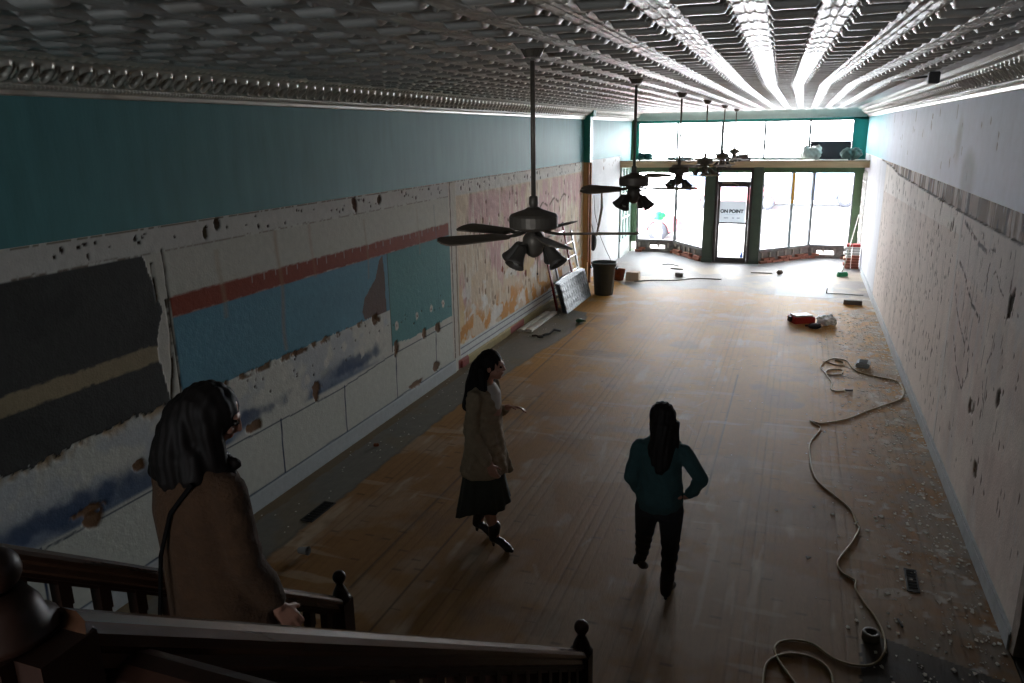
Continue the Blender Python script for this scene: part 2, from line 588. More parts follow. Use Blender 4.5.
    Pm = np.stack([XX, Y, Z], -1)
    m = mat('left_wall_paint', (0, 0, 0), .75, attr='paint', bump=.25, bscale=60, vary=.05, vscale=14, spec=.2)
    o = grid_mesh('wall_left', Pm, P.c, m, True)
    struct(o, 'left plaster wall of painted panels, red stripe, blue field and stripped patches')
    # the teal upper part and the unseen stretch behind the camera, one mesh
    b = MB()
    b.box(XL - .1, XL + .004, -3.6, 22.9, 2.76, 4.1)
    b.box(XL - .1, XL, -3.6, 2.2, 0, 2.76)
    b.box(XL - .1, XL - .03, 2.2, 22.9, 0, 2.76)
    b.box(XL - .1, XL, 20.9, 22.9, 0, 2.76)
    t = b.build('teal_band', mat('teal_paint', TEAL, .6, bump=.12, bscale=25, vary=.10, vscale=5, stretch=(1, 1.6, .35), spec=.28), o)
    return o
left_wall()

# ------------------------------------------------------------------ right wall
def right_wall():
    ys = ysteps(5.3, 22.4)
    zs = np.arange(0, 2.801, 0.0125)
    Y, Z = np.meshgrid(ys, zs, indexing='ij')
    n1, n2, n3 = fbm(Y, Z, 2.5, 111), fbm(Y, Z, 9, 112), fbm(Y, Z, 30, 113, 2)
    D = np.zeros(Y.shape)
    P = Paint(Y.shape, (232, 225, 218))
    # pale unpainted strip under the band; beige field below it
    top = np.interp(Y, [6, 8.88, 16.8, 17.2], [2.36, 2.33, 2.2, 2.2])
    P.put((222, 210, 201), (Z < top) * (Y < 16.9))
    P.put((208, 190, 182), (Y < 8.9) * (Z < 2.0 - .1 * n1) * ss(.35, .6, n1) * .7)
    P.put((216, 206, 200), (Y < 8.9) * (Z >= 2.0))
    P.put((206, 206, 210), (Y > 16.9) * (Z < 2.74))
    P.put((150, 132, 116), (1 - ss(.01, .03, np.abs(Y - 16.9 - .03 * (n2 - .5)))) * (Z < 2.7) * .7)
    # soft vertical streaks
    P.mul(1 - .10 * ss(.5, .72, fbm(Y, Z * .1, 4, 120)))
    P.put((206, 200, 198), ss(.62, .7, fbm(Y, Z * .2, 6, 121)) * (Y < 9) * .5)
    # joint line
    jy = 8.86 + .02 * (Z - 1)
    P.put((214, 210, 206), (1 - ss(.02, .06, np.abs(Y - jy))) * .8)
    P.put((120, 106, 96), (1 - ss(.006, .016, np.abs(Y - jy + .05))) * ss(.4, .6, n2))
    # exposed lath band
    lo = np.interp(Y, [5.3, 7.3, 9.0, 14.8, 16, 18], [2.54, 2.55, 2.55, 2.62, 2.70, 2.74]) + .02 * (n2 - .5)
    bd = (Z > lo) * (Z < 2.775) * (Y < 18)
    stroke = fbm(Y, Z * .12, 7, 130, 3)
    P.put((170, 152, 138), bd * .9)
    P.put((110, 88, 70), bd * ss(.44, .54, stroke))
    P.put((54, 42, 34), bd * ss(.58, .63, fbm(Y, Z * .15, 9, 131, 3)))
    P.put((206, 200, 194), bd * ss(.60, .66, fbm(Y, Z * .2, 11, 132, 3)) * .8)
    D -= .02 * bd
    P.put((70, 56, 46), (1 - ss(.004, .014, np.abs(Z - lo))) * (Y < 17) * ss(.35, .5, n2))
    P.put((60, 50, 44), (1 - ss(.004, .012, np.abs(Z - 2.772))) * (Y < 18) * ss(.3, .5, n2))
    # rows of glue/nail slots
    holes(D, P, Y, Z, 8.95, 16.8, .3, 2.2, 420, (.010, .022), (.012, .06), (84, 70, 60), .006)
    holes(D, P, Y, Z, 9.0, 16.8, 2.2, 2.6, 60, (.012, .03), (.02, .08), (96, 82, 72), .006)
    holes(D, P, Y, Z, 5.4, 8.8, .3, 2.5, 110, (.006, .018), (.01, .06), (98, 82, 72), .005)
    for k in range(60):
        cy = rng.uniform(9, 16.8)
        z1 = rng.uniform(.3, 2.3)
        P.put((110, 96, 86), (1 - ss(.004, .012, np.abs(Y - cy - .02 * np.sin(Z * 6 + k)))) * (Z > z1) * (Z < z1 + rng.uniform(.1, .5)) * .6)
    # long dark verticals
    for cy, z0, z1 in [(7.2, 1.2, 2.1), (6.95, .9, 1.8), (7.8, 1.3, 2.4), (7.95, 1.4, 2.4), (6.7, 1.7, 2.5), (8.3, 1.6, 2.5), (9.6, .3, 2.2), (10.6, .4, 2.2), (11.6, .3, 2.2), (13.3, .4, 2.1), (15, .4, 2.1)]:
        P.put((104, 90, 80), (1 - ss(.004, .014, np.abs(Y - cy - .03 * np.sin(Z * 5 + cy)))) * (Z > z0) * (Z < z1) * ss(.38, .5, n2) * .8)
    # squiggles of old adhesive
    def squig(pts, wd=.014, c=(70, 58, 50), dash=True):
        m = np.zeros(Y.shape)
        for a, b in zip(pts, pts[1:]):
            m = np.maximum(m, 1 - ss(wd * .6, wd * 1.4, seg_d(Y + .03 * (n2 - .5), Z + .03 * (n2 - .5), *a, *b)))
        P.put(c, m * (ss(.4, .48, n3) if dash else 1))
    squig([(8.7, 2.48), (8.2, 2.40), (7.9, 2.36), (7.6, 2.34), (7.35, 2.40)], .022)
    squig([(7.9, 2.36), (7.85, 2.47), (7.75, 2.40)], .02)
    squig([(7.4, 2.38), (7.5, 2.15), (7.6, 2.0)], .016)
    squig([(8.7, 2.08), (8.4, 2.02), (8.2, 1.92), (7.9, 1.82), (7.6, 1.78)], .018)
    squig([(8.75, 1.8), (8.5, 1.62), (8.2, 1.5), (8.0, 1.44), (7.9, 1.5), (7.75, 1.42), (7.7, 1.2), (7.85, 1.02), (8.2, 1.14), (8.5, 1.36)], .013)
    squig([(6.95, 1.62), (7.05, 1.5), (7.1, 1.3), (6.98, 1.18)], .012)
    squig([(7.3, 2.2), (7.2, 2.24), (7.0, 2.14), (6.85, 2.1)], .010)
    blobhole(D, P, Y, Z, 6.62, 2.10, .09, .12, (60, 50, 40), .012, 3)
    blobhole(D, P, Y, Z, 6.55, 1.36, .06, .10, (74, 60, 48), .012, 4)
    blobhole(D, P, Y, Z, 7.38, 1.02, .09, .09, (96, 80, 66), .012, 5)
    P.put((206, 200, 190), (1 - ss(.5, .8, np.hypot((Y - 7.4) / .05, (Z - 1.02) / .06))))
    blobhole(D, P, Y, Z, 6.9, .62, .08, .08, (92, 76, 60), .012, 6)
    for k in range(26):
        cy, cz = rng.uniform(5.4, 8.6), rng.uniform(.25, 1.8)
        P.put((206, 202, 200), (1 - ss(.004, .012, seg_d(Y, Z, cy, cz, cy + rng.uniform(-.12, .12), cz + rng.uniform(.1, .35)))) * .6)
    # blue trace at the foot and pale plinth strip
    P.put((150, 182, 196), rect(Y, Z, 9.3, 12.3, 0, .14, .03) * ss(.4, .6, n2) * .8)
    P.mul(1 + .08 * (n3 - .5))
    Pm = np.stack([XR - D, Y, Z], -1)
    m = mat('right_wall_plaster', (0, 0, 0), .8, attr='paint', bump=.3, bscale=50, vary=.05, vscale=10, spec=.15)
    o = grid_mesh('wall_right', Pm, P.c, m, True)
    struct(o, 'right wall of stripped beige plaster under grey paint with exposed band')
    # upper painted part: blue grey turning teal beside the shopfront
    ys2 = np.linspace(1.0, 22.9, 700)
    zs2 = np.linspace(2.77, 4.05, 60)
    Y, Z = np.meshgrid(ys2, zs2, indexing='ij')
    n1, n3 = fbm(Y, Z, 2.0, 140), fbm(Y, Z, 14, 141)
    P = Paint(Y.shape, (196, 204, 220))
    P.put((122, 188, 196), ss(15.5, 19.5, Y + .6 * (n1 - .5)))
    P.mul(1 + .12 * (fbm(Y, Z * .4, 5, 142) - .5))
    P.put((120, 118, 118), (1 - ss(.5, 1.3, np.hypot((Y - 8.9) / .35, (Z - 2.9) / .28) + .6 * (n1 - .5))) * .7)
    P.put((132, 130, 132), (1 - ss(.3, 1.2, np.hypot((Y - 9.6) / .2, (Z - 3.25) / .3) + .6 * (n1 - .5))) * .6)
    D = np.zeros(Y.shape)
    holes(D, P, Y, Z, 6, 18, 2.9, 3.6, 34, (.012, .03), (.02, .06), (96, 92, 92), .004)
    for cy in (13.3, 16.3, 9.9):
        P.put((84, 80, 80), (1 - ss(.01, .03, np.abs(Y - cy))) * (Z > 3.48) * (Z < 3.62) * .8)
    Pm = np.stack([XR - D - .006, Y, Z], -1)
    u = grid_mesh('upper_paint', Pm, P.c, mat('grey_blue_paint', (0, 0, 0), .7, spec=.2, attr='paint', bump=.15, bscale=25, vary=.05, vscale=8), True)
    u.parent = o
    b = MB()
    b.box(XR, XR + .12, 1.0, 22.9, 2.78, 4.1)
    b.box(XR + .03, XR + .12, 5.3, 22.9, 0, 2.78)
    b.box(XR, XR + .12, 22.4, 22.9, 0, 2.78)
    b.box(XR + .10, XR + .3, -3.6, 5.32, 0, 4.1)
    b.build('wall_core', mat('dark_side_wall', (62, 60, 62), .8, vary=.15, vscale=4), o)
    # skirting
    b = MB()
    b.box(XR - .025, XR, 5.3, 19.9, 0, .115)
    b.box(XR - .018, XR, 5.3, 19.9, .115, .135)
    k = b.build('baseboard_right', mat('pale_baseboard_paint', (172, 178, 182), .5, vary=.14, vscale=9, bump=.3, bscale=30))
    struct(k, 'pale blue grey baseboard along right wall')
    # broken plaster edge at the near end
    b = MB()
    pts = [(0, .0), (.10, .02), (.13, .28), (.09, .52), (.15, .7), (.08, .95), (.12, 1.3), (.07, 1.7), (.12, 2.2), (.08, 2.78), (0, 2.78)]
    v = [(XR - .012 + dx, 5.30 - y, z) for dx in (0, .11) for (y, z) in pts]
    n = len(pts)
    b.add(v, [tuple(range(n)), tuple(range(n, 2 * n))[::-1]] + [(i, (i + 1) % n, n + (i + 1) % n, n + i) for i in range(n)])
    e = b.build('trim_6', mat('broken_plaster', (150, 136, 124), .8, vary=.2, vscale=12, bump=.5))
    struct(e, 'broken plaster edge at near end of right wall')
right_wall()

# ------------------------------------------------------------------ floor
def floor():
    xs = np.arange(XL, XR + .001, .017)
    ys = [2.8]
    while ys[-1] < 22.7:
        y = ys[-1]
        ys.append(y + (.014 if y < 9 else .022 if y < 14 else .032))
    ys = np.array(ys)
    Y, X = np.meshgrid(ys, xs, indexing='ij')
    n0, n1, n2, n3 = fbm(X, Y, .55, 201), fbm(X, Y, 1.8, 202), fbm(X, Y, 7, 203), fbm(X, Y, 24, 204, 2)
    P = Paint(X.shape, (160, 114, 58))
    # ochre subfloor in the middle/far, dull brown boards nearer
    P.put((194, 142, 60), ss(8, 13, Y + 3 * (n0 - .5)) * .8)
    P.put((142, 106, 70), (1 - ss(6.5, 9, Y + 2 * (n0 - .5))) * .6)
    P.put((172, 152, 130), ss(.50, .66, n1) * .45)
    P.put((196, 148, 70), ss(.5, .62, fbm(X, Y, .9, 205)) * ss(9, 12, Y) * .5)
    # planks: narrow boards along Y, tint per board
    pw = .083
    bi = np.floor((X + 10) / pw)
    bo = vn(bi * 1.0 + .5, bi * 0 + .5, 211)
    seg = np.floor((Y + bo * 5) / 1.9)
    tint = vn(bi + .5, seg + .5, 212)
    P.mul(1 + .20 * (tint - .5))
    fx = np.abs(((X + 10) / pw) % 1 - .5) * 2
    gap = ss(.80, 1.0, fx) * (.35 + .5 * vn(bi + .5, Y * 1.2, 213))
    P.mul(1 - .42 * gap * (1 - ss(13, 16.5, Y)))
    jt = np.abs(((Y + bo * 5) / 1.9) % 1)
    P.mul(1 - .4 * (jt < .012) * (Y < 16))
    for x0, ya, yb in ((-3.05, 4.5, 9.4), (-3.45, 8, 14), (-2.62, 4, 6.5), (-.62, 7, 11)):
        P.put((70, 54, 40), (1 - ss(.006, .016, np.abs(X - x0))) * (Y > ya) * (Y < yb) * .8)
    # underlay / seams across
    for yy in (9.15, 11.6, 14.2, 16.2):
        P.put((112, 92, 70), (1 - ss(.008, .022, np.abs(Y - yy - .04 * (n1 - .5)))) * ss(.45, .6, n1) * .6)
    # scuffs, paint scratches along and across
    scr = ss(.66, .74, fbm(X * 4.5, Y * .55, 2.4, 221, 3)) * ss(.45, .6, n1)
    P.put((200, 184, 160), scr * .4)
    scr = ss(.68, .76, fbm(X * .7, Y * 4.5, 2.0, 222, 3)) * ss(.4, .55, n0)
    P.put((200, 182, 156), scr * .35)
    P.put((214, 206, 196), ss(.60, .70, fbm(X, Y, 2.6, 223)) * ss(13, 16.5, Y) * .7)
    P.put((120, 96, 74), ss(.62, .72, fbm(X, Y, 1.3, 224)) * (1 - ss(13, 16, Y)) * .5)
    for k in range(46):
        cx, cy, a, l = rng.uniform(-2.6, 1.2), rng.uniform(4.8, 15), rng.uniform(0, 3.14), rng.uniform(.1, .8)
        x2, y2 = cx + l * math.cos(a) * .5, cy + l * math.sin(a)
        m = (1 - ss(.004, .016, seg_d(X + .04 * (n1 - .5), Y + .1 * (n1 - .5), cx, cy, x2, y2))) * ss(.42, .55, n2)
        P.put((200, 184, 158), m * .4)
    # grey concrete-coloured strip along the left wall
    gx = -4.02 + .10 * (fbm(Y, Y * 0, .8, 230) - .5) + .35 * ss(4.0, 5.2, 9 - Y * 1.0) * 0
    gx = np.interp(Y, [3, 4.4, 5.8, 8.0, 9.2, 11, 12.2, 13.5, 14.2, 14.6], [-3.85, -3.95, -3.95, -3.95, -3.9, -3.75, -3.6, -3.55, -3.7, -4.7]) + .07 * (n2 - .5)
    g = (X < gx)
    P.put((118, 118, 112), g * .92)
    P.put((132, 112, 78), g * ss(.52, .64, n1) * .35)
    P.put((88, 86, 82), (1 - ss(.01, .03, np.abs(X - gx))) * (Y < 14) * .5)
    P.put((122, 104, 78), (X < -4.42 + .05 * (n2 - .5)) * (Y < 15) * .8)
    # whitewashed zone by the shopfront
    wy = np.interp(X, [-4.56, -3.9, -3.0, -1.9, 0, 1.4], [18.2, 17.6, 16.3, 17.2, 16.9, 16.35]) + .5 * (n1 - .5)
    wz = ss(-.12, .12, Y - wy)
    P.put((130, 129, 130), wz * .88)
    P.put((196, 176, 150), wz * ss(.5, .62, fbm(X, Y, 1.5, 240)) * (1 - ss(19.5, 21, Y)) * .55)
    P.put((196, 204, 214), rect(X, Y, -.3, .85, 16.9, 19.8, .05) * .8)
    P.put((146, 150, 158), ss(19.5, 21, Y) * .6)
    P.put((196, 150, 92), (1 - ss(.5, 1.3, np.hypot((X + 2.2) / 1.6, (Y - 16.3) / .9) + .8 * (n1 - .5))) * .6)
    # dust along the right wall
    P.put((150, 148, 140), (1 - ss(.1, 1.0, XR - X + .5 * (n1 - .5))) * ss(.35, .6, n2) * (Y < 16) * .6)
    fl = ss(.66, .74, fbm(X, Y, 9, 250, 3)) * (1 - ss(.2, 1.3, XR - X + .6 * (n1 - .5)))
    P.put((206, 202, 194), fl * .8 * (Y < 17))
    # dark sheet/boards in the near right corner
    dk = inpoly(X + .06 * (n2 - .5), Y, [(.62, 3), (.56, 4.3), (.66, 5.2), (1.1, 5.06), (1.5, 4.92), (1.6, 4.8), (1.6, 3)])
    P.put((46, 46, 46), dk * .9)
    P.put((96, 84, 66), rect(X, Y, .6, 1.6, 4.95, 5.45, .1) * .35)
    P.mul(1 + .16 * (n3 - .5))
    Zp = -.0025 * gap * (Y < 16)
    Pm = np.stack([X, Y, Zp], -1)
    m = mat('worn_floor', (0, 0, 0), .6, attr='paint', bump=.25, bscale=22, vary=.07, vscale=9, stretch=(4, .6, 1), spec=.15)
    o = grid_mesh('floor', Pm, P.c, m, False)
    struct(o, 'worn board floor with ochre and grey patches')
    b = MB()
    b.box(XL - .1, XR + .3, -3.6, 22.9, -.15, -.01)
    b.box(XL, XR + .3, -3.6, 2.82, -.01, 0)
    b.box(XR, XR + .3, 2.7, 5.5, -.01, 0)
    b.build('subfloor', mat('dark_boards', (70, 56, 44), .8, vary=.2), o)
floor()

# ------------------------------------------------------------------ pressed tin ceiling
def ceiling():
    cell = .30
    ys = [-1.0]
    while ys[-1] < 22.62:
        y = ys[-1]
        ys.append(y + (.025 if y < 1.6 else .0125 if y < 9 else .018 if y < 14 else .03))
    ys = np.array(ys)
    xs = np.arange(-4.30, 1.30, .0085)
    Y, X = np.meshgrid(ys, xs, indexing='ij')
    sh = .027 * np.maximum(0, 10 - Y)
    u = ((X - sh - .5) / cell + .5) % 1 - .5      # 0 at the flat rib
    v = (Y / .285) % 1
    au = np.abs(u)
    H = np.zeros(X.shape)                             # positive = towards the room
    # flat rib raised with double bead line
    H += .010 * (1 - ss(.17, .20, au))
    H -= .007 * (1 - ss(.012, .035, np.abs(au - .05)))
    H += .004 * (1 - ss(.01, .022, np.abs(au - .16)))
    # bolster in each coffer, across the room
    du = np.maximum(0, au * -1 + .0)
    inner = ss(.20, .245, au)
    bol = np.clip(1 - ((v - .36) / .20) ** 2, 0, 1) ** .6
    H += .026 * bol * ss(.21, .27, au)
    bol2 = np.clip(1 - ((v - .74) / .10) ** 2, 0, 1) ** .6
    H += .014 * bol2 * ss(.20, .25, au)
    # seam bead across everything
    H += .0035 * (1 - ss(.015, .04, np.abs(v - .97)))
        # rosettes at rib edge
    H += .010 * (1 - ss(.3, 1, np.hypot((au - .235) / .04, (v - .74) / .09)))
    H += .0008 * (fbm(X, Y, 30, 301, 2) - .5) * 2 + .004 * (fbm(X, Y, 3, 302, 2) - .5)
    # plain filler beside the cornices
    pf = np.maximum(ss(1.0 + .0, 1.02, X - sh * 1.0), 1 - ss(-4.16, -4.14, X))
    H = H * (1 - pf * .9)
    z0 = CZ - .012 * np.maximum(0, 10 - Y) * ss(-4.15, -3.3, X) * (1 - ss(.55, 1.2, X))
    cove = -.0 * Y
    Pm = np.stack([X, Y, z0 - H + cove], -1)
    P = Paint(X.shape, (186, 186, 182))
    P.put((120, 100, 84), ss(.62, .72, fbm(X, Y, 5, 303)) * .35)
    P.put((150, 148, 140), ss(.5, .62, fbm(X, Y, 1.4, 304)) * .4)
    m = mat('pressed_tin', (0, 0, 0), .30, attr='paint', spec=.8, vary=.05, vscale=8, metal=.25)
    o = grid_mesh('ceiling', Pm, P.c, m, True)
    struct(o, 'silvery pressed tin ceiling of ribs and embossed panels')
    b = MB()
    b.box(XL - .1, XR + .3, -3.6, 22.9, 4.05, 4.2)
    b.build('roof_deck', mat('roof_boards', (60, 58, 54), .9), o)
ceiling()

def cornice(name, side):
    # profile (offset from wall, z) from the bottom up
    pr = [(.012, 3.665), (.03, 3.67), (.032, 3.70), (.05, 3.705), (.055, 3.735), (.068, 3.737), (.082, 3.75), (.12, 3.795), (.165, 3.832), (.205, 3.855), (.215, 3.862), (.235, 3.866), (.29, 3.885), (.33, 3.905)]
    L_ = [0]
    for a, b in zip(pr, pr[1:]):
        L_.append(L_[-1] + math.dist(a, b))
    ns = 64
    s = np.linspace(0, L_[-1], ns)
    ox = np.interp(s, L_, [p[0] for p in pr])
    oz = np.interp(s, L_, [p[1] for p in pr])
    tx, tz = np.gradient(ox), np.gradient(oz)
    ln = np.hypot(tx, tz)
    nx, nz = tz / ln, -tx / ln                     # towards the room / down
    ys = [1.8]
    while ys[-1] < 22.6:
        y = ys[-1]
        ys.append(y + (.0085 if y < 9 else .014 if y < 15 else .035))
    ys = np.array(ys)
    Yg, Sg = np.meshgrid(ys, s, indexing='ij')
    p = .14
    u = (Yg / p) % 1
    H = np.zeros(Yg.shape)
    s0, s1 = L_[6], L_[9]
    sc = (s0 + s1) / 2
    d = np.hypot((u - .5) / .33, (Sg - sc + .005) / ((s1 - s0) * .42))
    H += .030 * np.exp(-((d - 1) / .22) ** 2)
    ub = np.minimum(u, 1 - u)
    H += .032 * (1 - ss(.3, 1, np.hypot(ub / .13, (Sg - sc + .01) / ((s1 - s0) * .5))))
    H += .012 * (1 - ss(.3, 1, np.hypot((u - .5) / .10, (Sg - sc) / .03)))
    bead = np.abs(np.sin(Yg / .032 * math.pi))
    H += .013 * bead * np.exp(-((Sg - (L_[3] + L_[4]) / 2) / .010) ** 2)
    b2 = np.abs(np.sin(Yg / .07 * math.pi))
    H += .012 * b2 * np.exp(-((Sg - (L_[11] + L_[12]) / 2) / .014) ** 2)
    OX = ox[None, :] + nx[None, :] * H
    OZ = oz[None, :] + nz[None, :] * H
    X = XL + OX if side < 0 else XR - OX
    P = Paint(Yg.shape, (186, 184, 174))
    P.put((120, 108, 92), ss(.6, .7, fbm(Yg, Sg * 4, 3, 320)) * .4)
    P.put((96, 84, 66), (1 - ss(.4, 1, np.hypot((u - .5) / .2, (Sg - sc) / ((s1 - s0) * .26)))) * .5)
    m = mat('cornice_tin', (0, 0, 0), .36, attr='paint', spec=.7, vary=.05, metal=.25)
    o = grid_mesh(name, np.stack([X, Yg, OZ], -1), P.c, m, True)
    return struct(o, 'embossed tin cornice along %s wall' % ('left' if side < 0 else 'right'))
cornice('trim_1', -1)
cornice('trim_2', 1)

# ------------------------------------------------------------------ shopfront
WHITE = mat('white_paint', (214, 216, 214), .5, vary=.06)
TEALF = mat('front_teal', (28, 150, 142), .45, vary=.08, vscale=3)
GREEN = mat('green_paint', (78, 104, 70), .5, vary=.12, vscale=5)
DKGREEN = mat('dark_green_paint', (70, 84, 70), .5, vary=.1)
ALU = mat('grey_metal_frame', (110, 112, 116), .4, metal=.6, vary=.05)
DARKFR = mat('dark_bronze_frame', (62, 54, 52), .45, metal=.3)
GLASS = glass_mat('window_glass', (.97, .985, 1.0))
PINE = mat('pine_board', (196, 170, 134), .6, vary=.14, vscale=5, stretch=(.4, 4, 8))
BRICK = mat('red_brick', (150, 92, 74), .85, vary=.28, vscale=9, bump=.5)
MORTAR = mat('old_mortar', (150, 146, 142), .9, vary=.2, vscale=14, bump=.6)

# wall around the upper windows
b = MB()
b.box(XL, -4.42, 22.6, 22.8, 2.6, 4.1)
b.box(1.24, XR, 22.6, 22.8, 2.6, 4.1)
b.box(XL, XR, 22.6, 22.8, 3.62, 4.1)
wf = b.build('wall_front', TEALF)
struct(wf, 'teal front wall around the row of upper windows')
# soffit cove between ceiling and front wall
b = MB()
n = 8
pr = [(22.34 + .26 * math.sin(t * math.pi / 2 / n), 3.905 - .24 * (1 - math.cos(t * math.pi / 2 / n))) for t in range(n + 1)]
v, f = [], []
for (y, z) in pr:
    v += [(XL + .05, y, z), (XR - .05, y, z)]
for i in range(n):
    f.append((2 * i, 2 * i + 1, 2 * i + 3, 2 * i + 2))
v += [(XL + .05, 22.62, 3.92), (XR - .05, 22.62, 3.92)]
f.append((2 * n, 2 * n + 1, 2 * n + 3, 2 * n + 2))
b.add(v, f, True)
struct(b.build('trim_3', mat('cove_paint', (170, 186, 184), .4, vary=.05)), 'smooth cove above the upper windows')

# upper windows: one framed row of five lights
def pane_window(name, x0, x1, y, z0, z1, parent=None):
    fr = MB()
    t = .03
    for (a, c, d, e) in ((x0, x1, z0, z0 + t), (x0, x1, z1 - t, z1), (x0, x0 + t, z0 + t, z1 - t), (x1 - t, x1, z0 + t, z1 - t)):
        fr.box(a, c, y - .03, y + .03, d, e)
    return fr
ux = [-4.42, -3.32, -2.1, -.97, .17, 1.24]
for i in range(5):
    fr = pane_window('window', ux[i], ux[i + 1], 22.66, 2.62, 3.62)
    o = struct(fr.build('window_%d' % (i + 1), ALU if i else mat('pale_sash', (190, 214, 214), .4)), 'upper window light number %d from left' % (i + 1))
    g = MB()
    g.box(ux[i] + .03, ux[i + 1] - .03, 22.655, 22.665, 2.65, 3.59)
    g.build('pane', GLASS, o)

# display platform with pine fascia, over the entrance
b = MB()
b.box(XL, XR, 20.91, 22.75, 2.47, 2.60)
pf = struct(b.build('trim_4', mat('platform_top', (176, 170, 160), .7, vary=.12)), 'display platform over the entrance')
b = MB()
b.box(XL + .002, XR - .002, 20.87, 20.91, 2.46, 2.615)
b.build('fascia_board', PINE, pf)
b = MB()
b.box(XL + .002, XR - .002, 20.855, 20.93, 2.615, 2.63)
b.build('edge_strip', mat('dusty_edge', (120, 92, 84), .7, vary=.15), pf)
b = MB()
b.box(XL + .3, XR - .1, 20.93, 20.97, 2.33, 2.47)
b.build('header', GREEN, pf)

# green posts beside the door
for nme, x0, x1 in (('trim_7', -2.30, -2.04), ('trim_8', -1.10, -.86)):
    b = MB()
    b.box(x0, x1, 20.86, 21.02, 0, 2.47)
    b.box(x0 - .01, x1 + .01, 20.85, 21.03, 0, .10)
    b.box(x0 + .03, x1 - .03, 20.85, 20.87, .16, 2.35)
    struct(b.build(nme, DKGREEN), 'green painted post %s of the entrance door' % ('left' if x0 < -2 else 'right'))
# door
dr = thing('door_1', 'x', 'door', (-1.57, 20.95, 0))
del dr['category']
struct(dr, 'glazed entrance door with transom and paper sign')
b = MB()
b.box(-.47, -.40, -.05, .05, 0, 2.46)
b.box(.40, .47, -.05, .05, 0, 2.46)
b.box(-.40, .40, -.05, .05, 2.40, 2.46)
b.box(-.40, .40, -.05, .05, 2.03, 2.11)
b.box(-.40, .40, -.05, .05, 0, .02)
b.build('door_frame', DARKFR, dr)
b = MB()
b.box(-.395, -.33, -.03, .02, .02, 2.03)
b.box(.33, .395, -.03, .02, .02, 2.03)
b.box(-.33, .33, -.03, .02, 1.97, 2.03)
b.box(-.33, .33, -.03, .02, .02, .14)
b.box(-.33, .33, -.035, .02, 1.02, 1.06)
b.build('door_leaf', DARKFR, dr)
b = MB()
b.box(-.33, .33, -.006, 0, .14, 1.02)
b.box(-.33, .33, -.006, 0, 1.06, 1.97)
b.box(-.40, .40, -.006, 0, 2.11, 2.40)
b.build('glass_pane', GLASS, dr)
b = MB()
b.box(-.30, -.05, -.07, -.03, 2.05, 2.09)
b.bar((-.06, -.06, 2.08), (.12, -.10, 2.02), .02, .02)
b.build('door_closer', mat('tarnished_metal', (150, 136, 120), .4, metal=.6), dr)
b = MB()
b.tube([(.36, -.03, .95), (.36, -.08, .95), (.36, -.08, 1.12), (.36, -.03, 1.12)], .009)
b.build('door_handle', ALU, dr)

# sign hung on the door glass (reads from the room)
sg = thing('paper_sign', 'white paper sign reading ON POINT taped to the door glass', 'sign', (-1.57, 20.915, 1.06))
b = MB()
b.box(-.325, .325, -.004, 0, 0, .56)
pm = mat('sign_paper', (236, 238, 236), .8)
tr = pm.node_tree.nodes['Principled BSDF']
nt = pm.node_tree
mx = nt.nodes.new('ShaderNodeMixShader')
tl = nt.nodes.new('ShaderNodeBsdfTranslucent')
tl.inputs[0].default_value = (.42, .44, .46, 1)
mx.inputs[0].default_value = .6
outn = nt.nodes['Material Output']
nt.links.new(tr.outputs[0], mx.inputs[1])
nt.links.new(tl.outputs[0], mx.inputs[2])
nt.links.new(mx.outputs[0], outn.inputs[0])
b.build('sheet', pm, sg)

def text_obj(name, body, size, loc, m, parent):
    cu = bpy.data.curves.new(name, 'FONT')
    cu.body = body
    cu.size = size
    cu.align_x = 'CENTER'
    cu.extrude = .0015
    cu.offset = size * .055
    to = bpy.data.objects.new(name, cu)
    C.objects.link(to)
    dg = bpy.context.evaluated_depsgraph_get()
    me = bpy.data.meshes.new_from_object(to.evaluated_get(dg))
    bpy.data.objects.remove(to)
    bpy.data.curves.remove(cu)
    o = link(name, me, m, parent)
    o.location = loc
    o.rotation_euler = (math.pi / 2, 0, 0)
    return o
INK = mat('sign_ink', (30, 32, 36), .7)
text_obj('lettering', 'ON', .12, (-.215, -.007, .25), INK, sg)
text_obj('lettering', 'POINT', .12, (.09, -.007, .25), INK, sg)
INK2 = mat('faded_ink', (120, 124, 128), .7)
b = MB()
b.box(-.2, .2, -.006, -.004, .20, .204)
b.build('rule_line', INK2, sg)
for xw, nl in ((-.16, 6), (.02, 3), (.15, 4)):
    b = MB()
    for k in range(nl):
        x = xw - nl * .009 + k * .018
        b.box(x, x + .012, -.006, -.004, .10, .13 + .004 * (k % 2))
        b.box(x + .004, x + .016, -.006, -.004, .105, .112)
    b.build('small_print', INK2, sg)

# flanking shop windows
def slope_window(name, a, c, z0, z1, label, mull=()):
    a, c = Vector((*a, 0)), Vector((*c, 0))
    d = (c - a).normalized()
    fr = MB()
    def P_(t, z):
        p = a.lerp(c, t)
        return (p.x, p.y, z)
    fr.bar(P_(0, z0 + .02), P_(1, z0 + .02), .07, .05)
    fr.bar(P_(0, z1 - .02), P_(1, z1 - .02), .07, .04)
    for t in (0.01, .99):
        fr.bar(P_(t, z0), P_(t, z1), .05, .05, up=d)
    o = struct(fr.build(name, ALU), label)
    for t in mull:
        mb = MB()
        mb.bar(P_(t, z0), P_(t, z1), .04, .035, up=d)
        mb.build('mullion', ALU, o)
    g = MB()
    g.bar(P_(.01, (z0 + z1) / 2), P_(.99, (z0 + z1) / 2), .008, z1 - z0 - .06)
    g.build('pane', GLASS, o)
    return o
slope_window('window_6', (-4.34, 22.35), (-3.24, 22.3), .32, 2.36, 'left straight shop window facing the red car', ())
slope_window('window_7', (-3.24, 22.3), (-2.28, 20.98), .32, 2.36, 'left slanting shop window beside the entrance', ())
